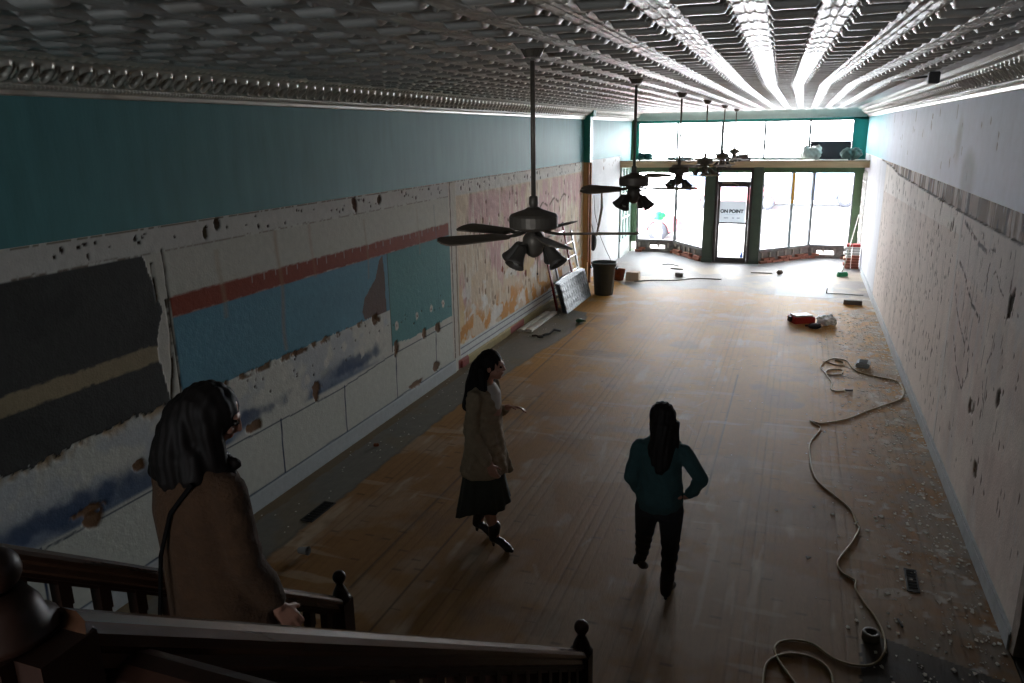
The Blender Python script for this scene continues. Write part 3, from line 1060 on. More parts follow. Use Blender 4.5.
slope_window('window_8', (-.88, 20.98), (.36, 22.3), .32, 2.36, 'right slanting shop window beside the entrance', (.58,))
slope_window('window_9', (.36, 22.3), (1.36, 22.32), .32, 2.36, 'right straight shop window next to the right wall', ())
b = MB()
b.box(.22, 1.38, 22.2, 22.34, 2.34, 2.47)
b.bar((-3.2, 22.28, 2.41), (-2.3, 21.02, 2.41), .1, .14)
b.bar((-.86, 21.02, 2.41), (.34, 22.28, 2.41), .1, .14)
b.box(-4.4, -3.2, 22.2, 22.34, 2.34, 2.47)
struct(b.build('trim_9', GREEN), 'green heads over the shop windows')
# green end jambs
b = MB()
b.box(1.36, 1.56, 22.25, 22.45, .3, 2.47)
b.box(1.36, 1.42, 21.6, 22.3, 2.3, 2.47)
struct(b.build('trim_10', GREEN), 'green jamb at the right end of the shopfront')
b = MB()
b.box(-4.56, -4.36, 22.25, 22.45, .3, 2.47)
struct(b.build('trim_11', GREEN), 'green jamb at the left end of the shopfront')
# closing above and behind
b = MB()
b.box(XL - .1, XR + .1, 22.75, 22.9, 2.47, 2.62)
b.box(XL - .1, -4.5, 22.3, 22.9, 0, 4.1)
b.box(1.5, XR + .1, 22.4, 22.9, 0, 2.6)
struct(b.build('trim_12', GREEN), 'outer shopfront casing')

# knee walls: sill, timber carcass with vent opening, brick course at the foot
def knee(nm, a, c, label, vent=None, out=1):
    a, c = Vector((*a, 0)), Vector((*c, 0))
    d = (c - a).normalized()
    nrm = Vector((d.y, -d.x, 0))
    if nrm.y > 0:
        nrm = -nrm
    L_ = (c - a).length
    o_ = MB()
    def bx(t0, t1, z0, z1, n0, n1, B=o_):
        pts = []
        for z in (z0, z1):
            for (t, n_) in ((t0, n0), (t1, n0), (t1, n1), (t0, n1)):
                p = a + d * t + nrm * n_
                pts.append((p.x, p.y, z))
        B.add(pts, [(0, 3, 2, 1), (4, 5, 6, 7), (0, 1, 5, 4), (1, 2, 6, 5), (2, 3, 7, 6), (3, 0, 4, 7)])
    bx(0, L_, .28, .33, -.05, .05)
    if vent:
        bx(0, vent[0], 0, .28, -.04, .0)
        bx(vent[1], L_, 0, .28, -.04, .0)
        bx(vent[0], vent[1], 0, .1, -.04, 0)
        bx(vent[0], vent[1], .21, .28, -.04, 0)
    else:
        bx(0, L_, 0, .28, -.04, 0)
    o = struct(o_.build(nm, mat(nm + '_timber', (112, 104, 98), .8, vary=.3, vscale=14, bump=.6, bscale=30)), label)
    br = MB()
    t = 0.0
    k = 0
    while t < L_ - .06:
        l = min(.2, L_ - t)
        skip = vent and vent[0] - .12 < t + l / 2 < vent[1] + .12
        if not skip:
            for row in range(2 if not vent else 2):
                if row == 1 and (k % 3 == 2):
                    continue
                off = .1 * (row % 2)
                bx(min(t + off, L_ - .05), min(t + off + l - .012, L_), .005 + row * .068, .065 + row * .068, .0, .10 + .01 * ((k * 7) % 3), br)
        t += .205
        k += 1
    br.build('brick_course', BRICK, o)
    st = MB()
    for k in range(int(L_ / .28)):
        bx(.08 + k * .28, .13 + k * .28, .14, .28, .0, .04, st)
    st.build('stud', mat(nm + '_stud', (150, 140, 130), .8, vary=.2), o)
    return o
knee('trim_13', (-4.36, 22.33), (-3.24, 22.3), 'low brick and timber base under left straight window', (.42, .85))
knee('trim_14', (-3.24, 22.3), (-2.28, 20.95), 'low brick and timber base under left slanting window')
knee('trim_15', (-.86, 20.95), (.36, 22.3), 'low brick and timber base under right slanting window')
knee('trim_16', (.36, 22.3), (1.38, 22.3), 'low brick and timber base under right straight window', (.22, .66))

# side of the left display bay: white panelled side window
b = MB()
for y in (20.92, 21.30, 21.68, 22.06, 22.22):
    b.box(XL, XL + .05, y, y + .045, .45, 2.47)
for z in (.45, 1.05, 1.70, 2.40):
    b.box(XL, XL + .045, 20.92, 22.26, z, z + .05)
o = struct(b.build('window_10', mat('pale_green_sash', (196, 216, 206), .4, vary=.05)), 'white gridded side window at far end of left wall')
b = MB()
b.box(XL + .002, XL + .01, 20.95, 22.22, .48, 2.42)
b.build('pane', mat('blind_glass', (206, 220, 222), .2, spec=.6), o)
b = MB()
b.box(XL, XL + .03, 20.92, 22.26, 0, .43)
b.build('apron', mat('apron_paint', (206, 212, 210), .5, vary=.08), o)
# right bay side, torn lattice of white strips over the wall
b = MB()
for k in range(9):
    y = 20.95 + k * .15
    b.bar((XR - .02, y, .4 + .1 * (k % 3)), (XR - .02, y + .06, 2.35), .02, .03)
for k in range(7):
    b.bar((XR - .03, 21.0, .6 + k * .25), (XR - .03, 22.2, .75 + k * .22), .014, .02)
struct(b.build('trim_17', mat('torn_strip', (196, 192, 184), .7, vary=.25, vscale=9)), 'torn white lath strips on the right side of display bay')

# pilaster on the left wall with bare studs below
b = MB()
b.box(XL, XL + .15, 17.08, 17.30, 2.74, 3.72)
b.box(XL, XL + .22, 17.08, 17.30, 3.72, 3.86)
struct(b.build('trim_18', mat('pilaster_teal', (26, 128, 118), .45, vary=.08)), 'dark teal pilaster on left wall')
b = MB()
b.box(XL, XL + .10, 17.08, 17.30, 0, 2.74)
o = struct(b.build('trim_19', mat('stud_wood', (186, 150, 96), .7, vary=.18, stretch=(6, 6, .5))), 'bare timber studs below teal pilaster')
b = MB()
b.box(XL + .10, XL + .15, 17.22, 17.29, 0, 2.74)
b.box(XL + .10, XL + .13, 17.08, 17.12, 0.5, 2.74)
b.build('stud_edge', mat('stud_edge_wood', (150, 98, 52), .7, vary=.2), o)

# ------------------------------------------------------------------ outside
b = MB()
b.box(-40, 40, 22.9, 60, -.3, -.12)
g = struct(b.build('floor_street', mat('asphalt', (170, 170, 172), .9, vary=.06, vscale=3)), 'street and pavement outside the shop')
b = MB()
b.box(-40, 40, 22.9, 24.6, -.12, 0)
b.build('sidewalk', mat('pavement', (196, 194, 190), .9, vary=.05), g)

def car(name, label, loc, rz, L_, Wd, Hh, body, suv=False, group=None):
    t = thing(name, label, 'car', loc, rz, group)
    l = L_ / 2
    if suv:
        side = [(-l, .45), (-l, .95), (-l + .1, 1.05), (-l + .35, Hh - .05), (-l + .6, Hh), (l * .25, Hh), (l * .42, 1.08), (l - .1, .98), (l, .8), (l, .42)]
    else:
        side = [(-l, .4), (-l, .8), (-l + .15, .92), (-l + .7, Hh - .03), (-l + 1.1, Hh), (l * .12, Hh), (l * .42, .95), (l - .25, .82), (l, .62), (l, .36)]
    wr = .38 if suv else .32
    arcs = []
    bot = []
    for cx in (l * .62, -l * .62):
        bot += [(cx + wr * 1.15 * math.cos(a), .3 + wr * 1.15 * math.sin(a)) for a in np.linspace(0.0, math.pi, 9)]
    prof = side + bot
    b = MB()
    n = len(prof)
    v = []
    for s_, in_ in ((-1, 0), (1, 0)):
        for (x, z) in prof:
            ins = .14 * max(0, (z - .95) / .5)
            v.append((x, s_ * (Wd / 2 - ins), z))
    f = [tuple(range(n)), tuple(range(n, 2 * n))[::-1]] + [(i, (i + 1) % n, n + (i + 1) % n, n + i) for i in range(n)]
    b.add(v, f)
    b.build('body', body, t)
    glm = mat(name + '_glass', (120, 140, 160), .1, spec=.8)
    for s_ in (-1, 1):
        xs_ = [(-l + .5, -l * .1), (-l * .07, l * .28)]
        for (x0, x1) in xs_:
            gl = MB()
            vv = []
            for dy in (0, s_ * .02):
                vv += [(x0, s_ * (Wd / 2 - .03) + dy, 1.0), (x1 + .12 * (x1 > 0), s_ * (Wd / 2 - .03) + dy, 1.0), (x1, s_ * (Wd / 2 - .12) + dy, Hh - .1), (x0 + .15, s_ * (Wd / 2 - .12) + dy, Hh - .1)]
            gl.add(vv, [(0, 1, 2, 3), (7, 6, 5, 4), (0, 4, 5, 1), (1, 5, 6, 2), (2, 6, 7, 3), (3, 7, 4, 0)])
            gl.build('side_window', glm, t)
    for sx in (-1, 1):
        for sy in (-1, 1):
            wv = MB()
            rot = Matrix.Rotation(math.pi / 2, 3, 'X')
            c = (sx * l * .62, sy * (Wd / 2 - .1), wr - .0)
            wv.lathe([(wr * .55, -.11), (wr * .95, -.11), (wr, -.08), (wr, .08), (wr * .95, .11), (wr * .55, .11)], c, 24, rot=rot)
            wo = wv.build('wheel', mat('tyre', (60, 62, 70), .8), t)
            hb = MB()
            hb.lathe([(wr * .55, -.115), (wr * .5, -.12), (.05, -.10), (.05, .10), (wr * .5, .12), (wr * .55, .115)], c, 12, rot=rot, smooth=False)
            hb.build('hubcap', mat('hub', (176, 180, 190), .3, metal=.7), wo)
    return t
car('parked_car', 'red car parked at the kerb outside left window', (-5.6, 26.3, -.12), 0, 4.3, 1.75, 1.42, mat('red_car_paint', (170, 84, 90), .3))
car('pickup_truck', 'silver grey utility vehicle across the street seen through right window', (.45, 39.6, -.12), math.pi, 5.2, 1.95, 1.85, mat('silver_car_paint', (80, 90, 116), .3), True)
car('parked_car', 'small red car across the street seen through the door', (-2.6, 37.5, -.12), 0, 4.2, 1.7, 1.42, mat('bright_red_car_paint', (210, 130, 136), .3))
car('parked_car', 'grey blue car far up the street above the door sign', (-3.9, 44.5, -.12), 0, 4.4, 1.75, 1.45, mat('blue_car_paint', (84, 96, 128), .3))

# green bag on a hydrant-like post outside the left window
t = thing('street_post', 'pale post with a green hood standing outside left window', 'post', (-4.05, 24.3, 0))
b = MB()
b.lathe([(.13, 0), (.13, .06), (.10, .08), (.10, .72), (.12, .74)], seg=16)
b.build('post_shaft', mat('post_paint', (170, 176, 180), .5), t)
b = MB()
b.lathe([(.15, .72), (.16, .80), (.14, .92), (.06, .98), (.01, .99)], seg=16)
b.ell((.1, 0, .86), (.14, .12, .09))
b.build('hood', mat('green_hood', (20, 150, 84), .6), t)

# ------------------------------------------------------------------ ceiling fans
BRONZE = mat('aged_bronze', (112, 104, 94), .45, metal=.4, vary=.15, vscale=12)
BLADE = mat('fan_blade_wood', (112, 98, 82), .5, vary=.12, vscale=4, stretch=(.5, 8, 1))
SHADE = mat('fan_shade', (78, 72, 66), .5, vary=.1)
BULB = mat('unlit_bulb', (190, 186, 176), .3)
def make_fan(hang):
    """origin at the ceiling; hang = distance down to the top of the motor"""
    t = thing('ceiling_fan', 'x', 'ceiling fan')
    b = MB()
    b.lathe([(.080, 0), (.082, -.010), (.070, -.025), (.048, -.062), (.042, -.075), (.015, -.077)], seg=10, smooth=False)
    b.build('ceiling_canopy', BRONZE, t)
    b = MB()
    b.tube([(0, 0, -.09), (0, 0, -hang + .0)], .0125, 12)
    b.lathe([(.016, -hang + .06), (.024, -hang + .055), (.026, -hang + .02), (.02, -hang - .005)], seg=12)
    b.build('down_rod', BRONZE, t)
    h = -hang
    b = MB()
    b.lathe([(.03, h), (.05, h - .012), (.125, h - .038), (.133, h - .05), (.133, h - .105), (.125, h - .115), (.07, h - .12), (.06, h - .13)], seg=32, smooth=False)
    b.build('motor_housing', BRONZE, t)
    zb = h - .145
    for k in range(5):
        a = math.radians(14 + 72 * k)
        rz = Matrix.Rotation(a, 4, 'Z')
        arm = MB()
        arm.tube([(.06, -.012, zb + .012), (.10, -.02, zb + .004), (.14, -.014, zb - .002), (.18, 0, zb)], .006, 6)
        arm.tube([(.06, .012, zb + .012), (.10, .02, zb + .004), (.14, .014, zb - .002), (.18, 0, zb)], .006, 6)
        arm.lathe([(.001, zb - .006), (.03, zb - .006), (.03, zb + .001), (.001, zb + .001)], (.19, 0, 0), 12)
        bmesh.ops.transform(arm.bm, matrix=rz, verts=arm.bm.verts)
        arm.build('blade_arm', BRONZE, t)
        bl = MB()
        out = []
        N_ = 26
        for i in range(N_):
            q = i / (N_ - 1)
            x = .165 + q * .405
            wd = .042 + .024 * min(1, q * 1.4)
            if q < .06:
                wd *= .75 + .25 * q / .06
            if q > .90:
                wd *= math.sqrt(max(.05, 1 - ((q - .90) / .105) ** 2))
            out.append((x, wd))
        top = [(x, wd) for x, wd in out] + [(x, -wd) for x, wd in out[::-1]]
        n = len(top)
        tilt = -math.tan(math.radians(11))
        v = [(x, y, zb + y * tilt + dz) for dz in (.004, -.003) for x, y in top]
        bl.add(v, [tuple(range(n)), tuple(range(n, 2 * n))[::-1]] + [(i, (i + 1) % n, n + (i + 1) % n, n + i) for i in range(n)])
        bmesh.ops.transform(bl.bm, matrix=rz, verts=bl.bm.verts)
        bl.build('blade', BLADE, t)
    b = MB()
    b.lathe([(.03, h - .13), (.045, h - .14), (.06, h - .165), (.062, h - .20), (.05, h - .23), (.045, h - .25), (.03, h - .265), (.01, h - .275)], seg=20)
    lk = b.build('light_kit', BRONZE, t)
    for k in range(4):
        a = math.radians(250 + 90 * k)
        d = Vector((math.cos(a), math.sin(a), 0))
        p0 = d * .05 + Vector((0, 0, h - .20))
        p1 = d * .095 + Vector((0, 0, h - .205))
        ax = (d * .62 + Vector((0, 0, -.78))).normalized()
        rot = Vector((0, 0, -1)).rotation_difference(ax).to_matrix()
        s_ = MB()
        s_.tube([p0, p1, p1 + ax * .02], .009, 8)
        s_.lathe([(.018, .01), (.026, 0), (.03, -.02), (.034, -.05), (.044, -.085), (.055, -.11), (.050, -.11), (.040, -.085), (.030, -.05), (.02, -.03), (.003, -.028)],
                 p1 + ax * .01, 16, rot=rot)
        sh = s_.build('lamp_shade', SHADE, lk)
        bb = MB()
        bb.ell(p1 + ax * .085, (.022, .022, .026), 12)
        bb.build('bulb', BULB, sh)
    b = MB()
    b.tube([(.02, 0, h - .27), (.02, 0, h - .36)], .0015, 5)
    b.ell((.02, 0, h - .365), (.005, .005, .008), 8)
    b.build('pull_chain', BRONZE, t)
    return t
fan0 = make_fan(.84)
fan1 = make_fan(.95)
fl = ['dark ceiling fan nearest the stairs, largest of the row', 'second ceiling fan from the stairs, hanging before the left shop window',
      'third ceiling fan from the stairs, level with the display platform edge', 'fourth ceiling fan from the stairs, close behind the third',
      'fifth ceiling fan from the stairs, next to last before the shopfront', 'farthest ceiling fan, smallest, right in front of the upper windows']
spots = [(-1.345, 4.0, 3.85, 0), (-1.41, 7.05, 3.877, 0), (-1.56, 10.9, 3.90, -6), (-1.56, 13.95, 3.90, 20), (-1.55, 17.0, 3.90, 40), (-1.57, 20.3, 3.90, 10)]
for i, (x, y, z, a) in enumerate(spots):
    o = fan0 if i == 0 else fan1 if i == 2 else copy_tree(fan0 if i < 2 else fan1)
    o.location = (x, y, z)
    o.rotation_euler = (0, 0, math.radians(a))
    o['label'] = fl[i]
    o['group'] = 'ceiling fans down the middle of the room'

# ------------------------------------------------------------------ stairs and balustrades
WOOD = mat('dark_stair_wood', (46, 27, 19), .42, vary=.25, vscale=6, stretch=(8, .6, .6), spec=.35)
WOODL = mat('handrail_wood', (74, 49, 35), .2, vary=.25, vscale=6, stretch=(8, .6, .6), spec=.8)
TREAD = mat('stair_tread_wood', (84, 54, 40), .5, vary=.2)
b = MB()
for i in range(1, 11):
    yn = 3.0 - .25 * (i - 1)
    z = .18 * i
    b.box(-2.16, -.72, yn - .27, yn + .02, z - .03, z)
    b.box(-2.14, -.74, yn - .26, yn, max(0, z - .18), z - .03)
struct(b.build('floor_stairs', TREAD), 'wooden stair flight between the two balustrades')
b = MB()
b.box(-2.2, XR + .1, -3.4, .52, 1.80, 1.98)
struct(b.build('floor_landing', TREAD), 'upper landing at the head of the stairs')
b = MB()
b.box(XL, XR + .3, -3.6, -3.4, 0, 2.9)
b.box(XL, XR + .3, -3.6, -3.4, 3.4, 4.1)
b.box(XL, -2.6, -3.6, -3.4, 2.9, 3.4)  # gap in the wall left for the added fill window
b.box(-.2, XR + .3, -3.6, -3.4, 2.9, 3.4)
struct(b.build('wall_back', mat('back_wall_paint', (90, 92, 88), .8, vary=.1)), 'back wall behind the stairs')

b = MB()
for x in (-2.6, -1.8, -1.0, -.25):
    b.box(x, x + .05, -3.55, -3.47, 2.9, 3.4)
b.box(-2.6, -.2, -3.55, -3.47, 2.9, 2.95)
b.box(-2.6, -.2, -3.55, -3.47, 3.35, 3.4)
o = struct(b.build('window_11', DARKFR), 'added high rear fill window behind the landing')  # unseen window, added so daylight lifts the dark near end
b = MB()
b.box(-2.58, -.22, -3.515, -3.505, 2.92, 3.38)
b.build('pane', GLASS, o)

def rail_z(y):
    return 1.062 + .736 * (3.0 - y)
RAILP = [(-.032, -.035), (-.022, -.045), (.022, -.045), (.032, -.035), (.030, -.018), (.038, -.008), (.038, .006), (.030, .018), (.012, .026), (-.012, .026), (-.030, .018), (-.038, .006), (-.038, -.008), (-.030, -.018)]
def newel(b, x, y, z0, zt, r=.045, rb=.035, hs=.17):
    """square post with turned shoulders and ball"""
    b.box(x - r, x + r, y - r, y + r, z0, zt - hs)
    k = hs / .17
    b.lathe([(r * 1.15, zt - hs), (r * 1.2, zt - .155 * k), (r * .95, zt - .145 * k), (r * .85, zt - .12 * k), (r * .5, zt - .085 * k), (r * .36, zt - .074), (r * .5, zt - .066)], (x, y, 0), 24)
    b.ell((x, y, zt - .068 + rb), (rb, rb, rb), 20)
def balustrade(x, label, top_newel):
    t = thing('stair_balustrade', label, 'balustrade', (x, 1.8, 0))
    O = Vector((x, 1.8, 0))
    def P_(y, z):
        return (0, y - 1.8, z)
    b = MB()
    newel(b, 0, 3.0 - 1.8, 0, 1.22)
    b.build('newel_post', WOOD, t)
    if top_newel:
        b = MB()
        newel(b, -.047, .53 - 1.8, 1.6, 2.962, .047, .028, .125)
        b.box(-.045, .042, .50 - 1.8, .575 - 1.8, 1.7, 2.835)
        b.build('newel_post', WOOD, t)
    y0, y1 = .56 if top_newel else .53, 2.965
    b = MB()
    b.prof((P_(y0, rail_z(y0) - .026), P_(y1, rail_z(y1) - .026)), RAILP)
    b.build('handrail', WOODL, t)
    b = MB()
    b.prof((P_(y0, rail_z(y0) - .085), P_(y1, rail_z(y1) - .085)), [(-.018, -.02), (.018, -.02), (.018, -.010), (.024, -.006), (.024, .004), (.018, .008), (.018, .03), (-.018, .03), (-.018, .008), (-.024, .004), (-.024, -.008), (-.018, -.012)])
    b.build('upper_rail', WOOD, t)
    b = MB()
    b.prof((P_(y0, rail_z(y0) - .86), P_(y1 + .03, rail_z(y1 + .03) - .86)), [(-.025, -.13), (.025, -.13), (.025, .03), (-.025, .03)])
    b.build('stringer', WOOD, t)
    n = 17
    for k in range(n):
        y = .70 + k * (2.86 - .70) / (n - 1)
        zt, zb = rail_z(y) - .085, rail_z(y) - .84
        b = MB()
        s_ = .021
        b.box(-s_, s_, y - 1.8 - s_, y - 1.8 + s_, zb, zb + .12)
        b.box(-s_ * .82, s_ * .82, y - 1.8 - s_ * .82, y - 1.8 + s_ * .82, zb + .12, zt - .10)
        b.box(-s_, s_, y - 1.8 - s_, y - 1.8 + s_, zt - .10, zt + .0)
        b.build('baluster', WOOD, t)
    return t
balustrade(-.79, 'nearer dark wood stair balustrade running across the bottom edge', True)
balustrade(-2.09, 'farther dark wood stair balustrade behind the woman in the brown coat', False)
t = thing('landing_balustrade', 'short level guard rail leaving the big newel at bottom left corner', 'balustrade', (-.76, .62, 2.0))
b = MB()
b.prof(((-.10, .0, .735), (1.8, .0, .735)), RAILP)
b.build('handrail', WOOD, t)
b = MB()
b.box(.03, 1.8, -.02, .02, .05, .10)
b.build('bottom_rail', WOOD, t)
b = MB()
b.box(1.76, 1.86, -.05, .05, -.0, .85)
b.build('end_post', WOOD, t)
for k in range(12):
    b = MB()
    b.box(.14 + k * .135, .174 + k * .135, -.017, .017, .10, .71)
    b.build('baluster', WOOD, t)

# ------------------------------------------------------------------ remeshed organic shapes
def organic(name, mb, m, parent, voxel=.01, smooth=2, fold=None):
    bmesh.ops.recalc_face_normals(mb.bm, faces=mb.bm.faces)
    me = bpy.data.meshes.new(name)
    mb.bm.to_mesh(me)
    mb.bm.free()
    o = bpy.data.objects.new(name, me)
    C.objects.link(o)
    md = o.modifiers.new('r', 'REMESH')
    md.mode = 'VOXEL'
    md.voxel_size = voxel
    md.use_smooth_shade = True
    if smooth:
        sm = o.modifiers.new('s', 'SMOOTH')
        sm.factor = .6
        sm.iterations = smooth
    dg = bpy.context.evaluated_depsgraph_get()
    me2 = bpy.data.meshes.new_from_object(o.evaluated_get(dg))
    bpy.data.objects.remove(o)
    bpy.data.meshes.remove(me)
    me2.name = name
    if fold:
        n = len(me2.vertices)
        co = np.zeros(n * 3, np.float32)
        no = np.zeros(n * 3, np.float32)
        me2.vertices.foreach_get('co', co)
        me2.vertices.foreach_get('normal', no)
        co, no = co.reshape(-1, 3), no.reshape(-1, 3)
        co = co + no * fold(co)[:, None]
        me2.vertices.foreach_set('co', co.astype(np.float32).ravel())
        me2.update()
    for p in me2.polygons:
        p.use_smooth = True
    return link(name, me2, m, parent)

def loft(mb, rings, seg=40, wave=None, cap=True):
    """rings: (cx, cy, z, rx, ry, rot)"""
    prev = None
    allr = []
    for j, rg in enumerate(rings):
        cx, cy, z, rx, ry = rg[:5]
        ro = rg[5] if len(rg) > 5 else 0
        ring = []
        for k in range(seg):
            t = 2 * math.pi * k / seg
            s_ = 1 + (wave(t, j / (len(rings) - 1)) if wave else 0)
            x, y = rx * s_ * math.cos(t), ry * s_ * math.sin(t)
            ring.append(mb.bm.verts.new((cx + x * math.cos(ro) - y * math.sin(ro), cy + x * math.sin(ro) + y * math.cos(ro), z)))
        allr.append(ring)
    for a, c in zip(allr, allr[1:]):
        for k in range(seg):
            mb.bm.faces.new((a[k], a[(k + 1) % seg], c[(k + 1) % seg], c[k])).smooth = True
    if cap:
        mb.bm.faces.new(allr[0][::-1])
        mb.bm.faces.new(allr[-1])
    return mb

def hand(mb, wrist, fwd, pn, thumb, curl=.5, s=1.0):
    """fwd: towards the fingertips, pn: palm normal (palm side), thumb: side of the thumb"""
    wv, f, pn, th = Vector(wrist), Vector(fwd).normalized(), Vector(pn).normalized(), Vector(thumb).normalized()
    k1 = wv + f * .085 * s
    for i, o_ in enumerate((.030, .011, -.010, -.028)):
        mb.cap(wv + th * o_ * .55, .014 * s, k1 + th * o_ * s - f * (.004 * abs(i - 1)) * s, .0115 * s, 8)
        base = k1 + th * o_ * s - f * (.004 * abs(i - 1)) * s
        ln = [.040, .045, .042, .033][i] * s
        r = [.0085, .009, .0085, .0075][i] * s
        ang = curl * (.8 + .12 * i)
        d = (f * math.cos(ang) + pn * math.sin(ang) + th * (.10 * (1.5 - i)) * .6).normalized()
        p1 = base + d * ln
        ang2 = ang + curl * 1.1
        d2 = (f * math.cos(ang2) + pn * math.sin(ang2)).normalized()
        p2 = p1 + d2 * ln * .62
        ang3 = ang2 + curl * .6
        d3 = (f * math.cos(ang3) + pn * math.sin(ang3)).normalized()
        p3 = p2 + d3 * ln * .5
        mb.cap(base, r * 1.1, p1, r, 8)
        mb.cap(p1, r, p2, r * .92, 8)
        mb.cap(p2, r * .92, p3, r * .8, 8)
    tb = wv + f * .028 * s + th * .022 * s
    t1 = tb + (th * .75 + f * .6 + pn * .3).normalized() * .038 * s
    t2 = t1 + (th * .35 + f * .85 + pn * .35).normalized() * .032 * s
    mb.cap(tb, .014 * s, t1, .0105 * s, 8)
    mb.cap(t1, .0105 * s, t2, .0085 * s, 8)
    return mb

def head(mb, c, fwd, up=(0, 0, 1), s=1.0):
    """head centred at c (middle of skull), looking along fwd; adds face relief"""
    c, f, u = Vector(c), Vector(fwd).normalized(), Vector(up).normalized()
    r = f.cross(u).normalized()
    u = r.cross(f).normalized()
    m = Matrix((r, f, u)).transposed()
    P_ = lambda x, y, z: c + (r * x + f * y + u * z) * s
    mb.ell(P_(0, -.012, .022), (.075 * s, .092 * s, .088 * s), 20, m)
    mb.ell(P_(0, .020, -.030), (.060 * s, .068 * s, .076 * s), 20, m)
    mb.ell(P_(0, .052, -.082), (.030 * s, .026 * s, .024 * s), 12, m)       # chin
    mb.ell(P_(0, .030, -.066), (.048 * s, .045 * s, .030 * s), 14, m)       # jaw
    mb.ell(P_(0, .074, .030), (.052 * s, .014 * s, .012 * s), 12, m)        # brow
    mb.cap(P_(0, .084, .018), .008 * s, P_(0, .104, -.018), .011 * s, 8)    # nose
    for sx in (-1, 1):
        mb.ell(P_(sx * .011, .094, -.021), (.008 * s, .010 * s, .007 * s), 8, m)
        mb.ell(P_(sx * .040, .064, -.020), (.020 * s, .018 * s, .018 * s), 10, m)  # cheek
        mb.ell(P_(sx * .077, -.006, -.006), (.010 * s, .020 * s, .032 * s), 10, m)  # ear
    mb.ell(P_(0, .084, -.044), (.024 * s, .011 * s, .0065 * s), 10, m)      # lips
    mb.ell(P_(0, .081, -.056), (.021 * s, .011 * s, .0075 * s), 10, m)
    return P_, m

SKIN = mat('skin', (176, 128, 108), .5, vary=.05)
HAIR = mat('dark_hair', (18, 13, 11), .65, vary=.3, vscale=30, stretch=(1, 1, .1), spec=.2)
EYE = mat('eye', (40, 34, 30), .2)
def eyes(P_, parent, s=1.0):
    b = MB()
    for sx in (-1, 1):
        b.ell(P_(sx * .031, .079, .008), (.012 * s, .010 * s, .009 * s), 12)
    return b.build('eyes', EYE, parent)
def boot(mb, heel, toe, ankle_top, s=1.0, heelh=.045):
    h, t_, a = Vector(heel), Vector(toe), Vector(ankle_top)
    d = (t_ - h)
    d.normalize()
    mid = h.lerp(t_, .5)
    mb.cap(h + Vector((0, 0, heelh + .035)), .034 * s, h.lerp(t_, .45) + Vector((0, 0, heelh * .7 + .035)), .034 * s, 10)
    mb.cap(h.lerp(t_, .45) + Vector((0, 0, heelh * .6 + .035)), .034 * s, h.lerp(t_, .78) + Vector((0, 0, .032)), .036 * s, 10)
    mb.cap(h.lerp(t_, .75) + Vector((0, 0, .030)), .035 * s, h.lerp(t_, .98) + Vector((0, 0, .022)), .019 * s, 10)
    mb.cap(h + Vector((0, 0, heelh + .04)), .042 * s, a, .056 * s, 12)
    mb.cap(h + Vector((0, 0, .012)), .014, h + Vector((0, 0, heelh + .03)), .022, 8)
    return mb

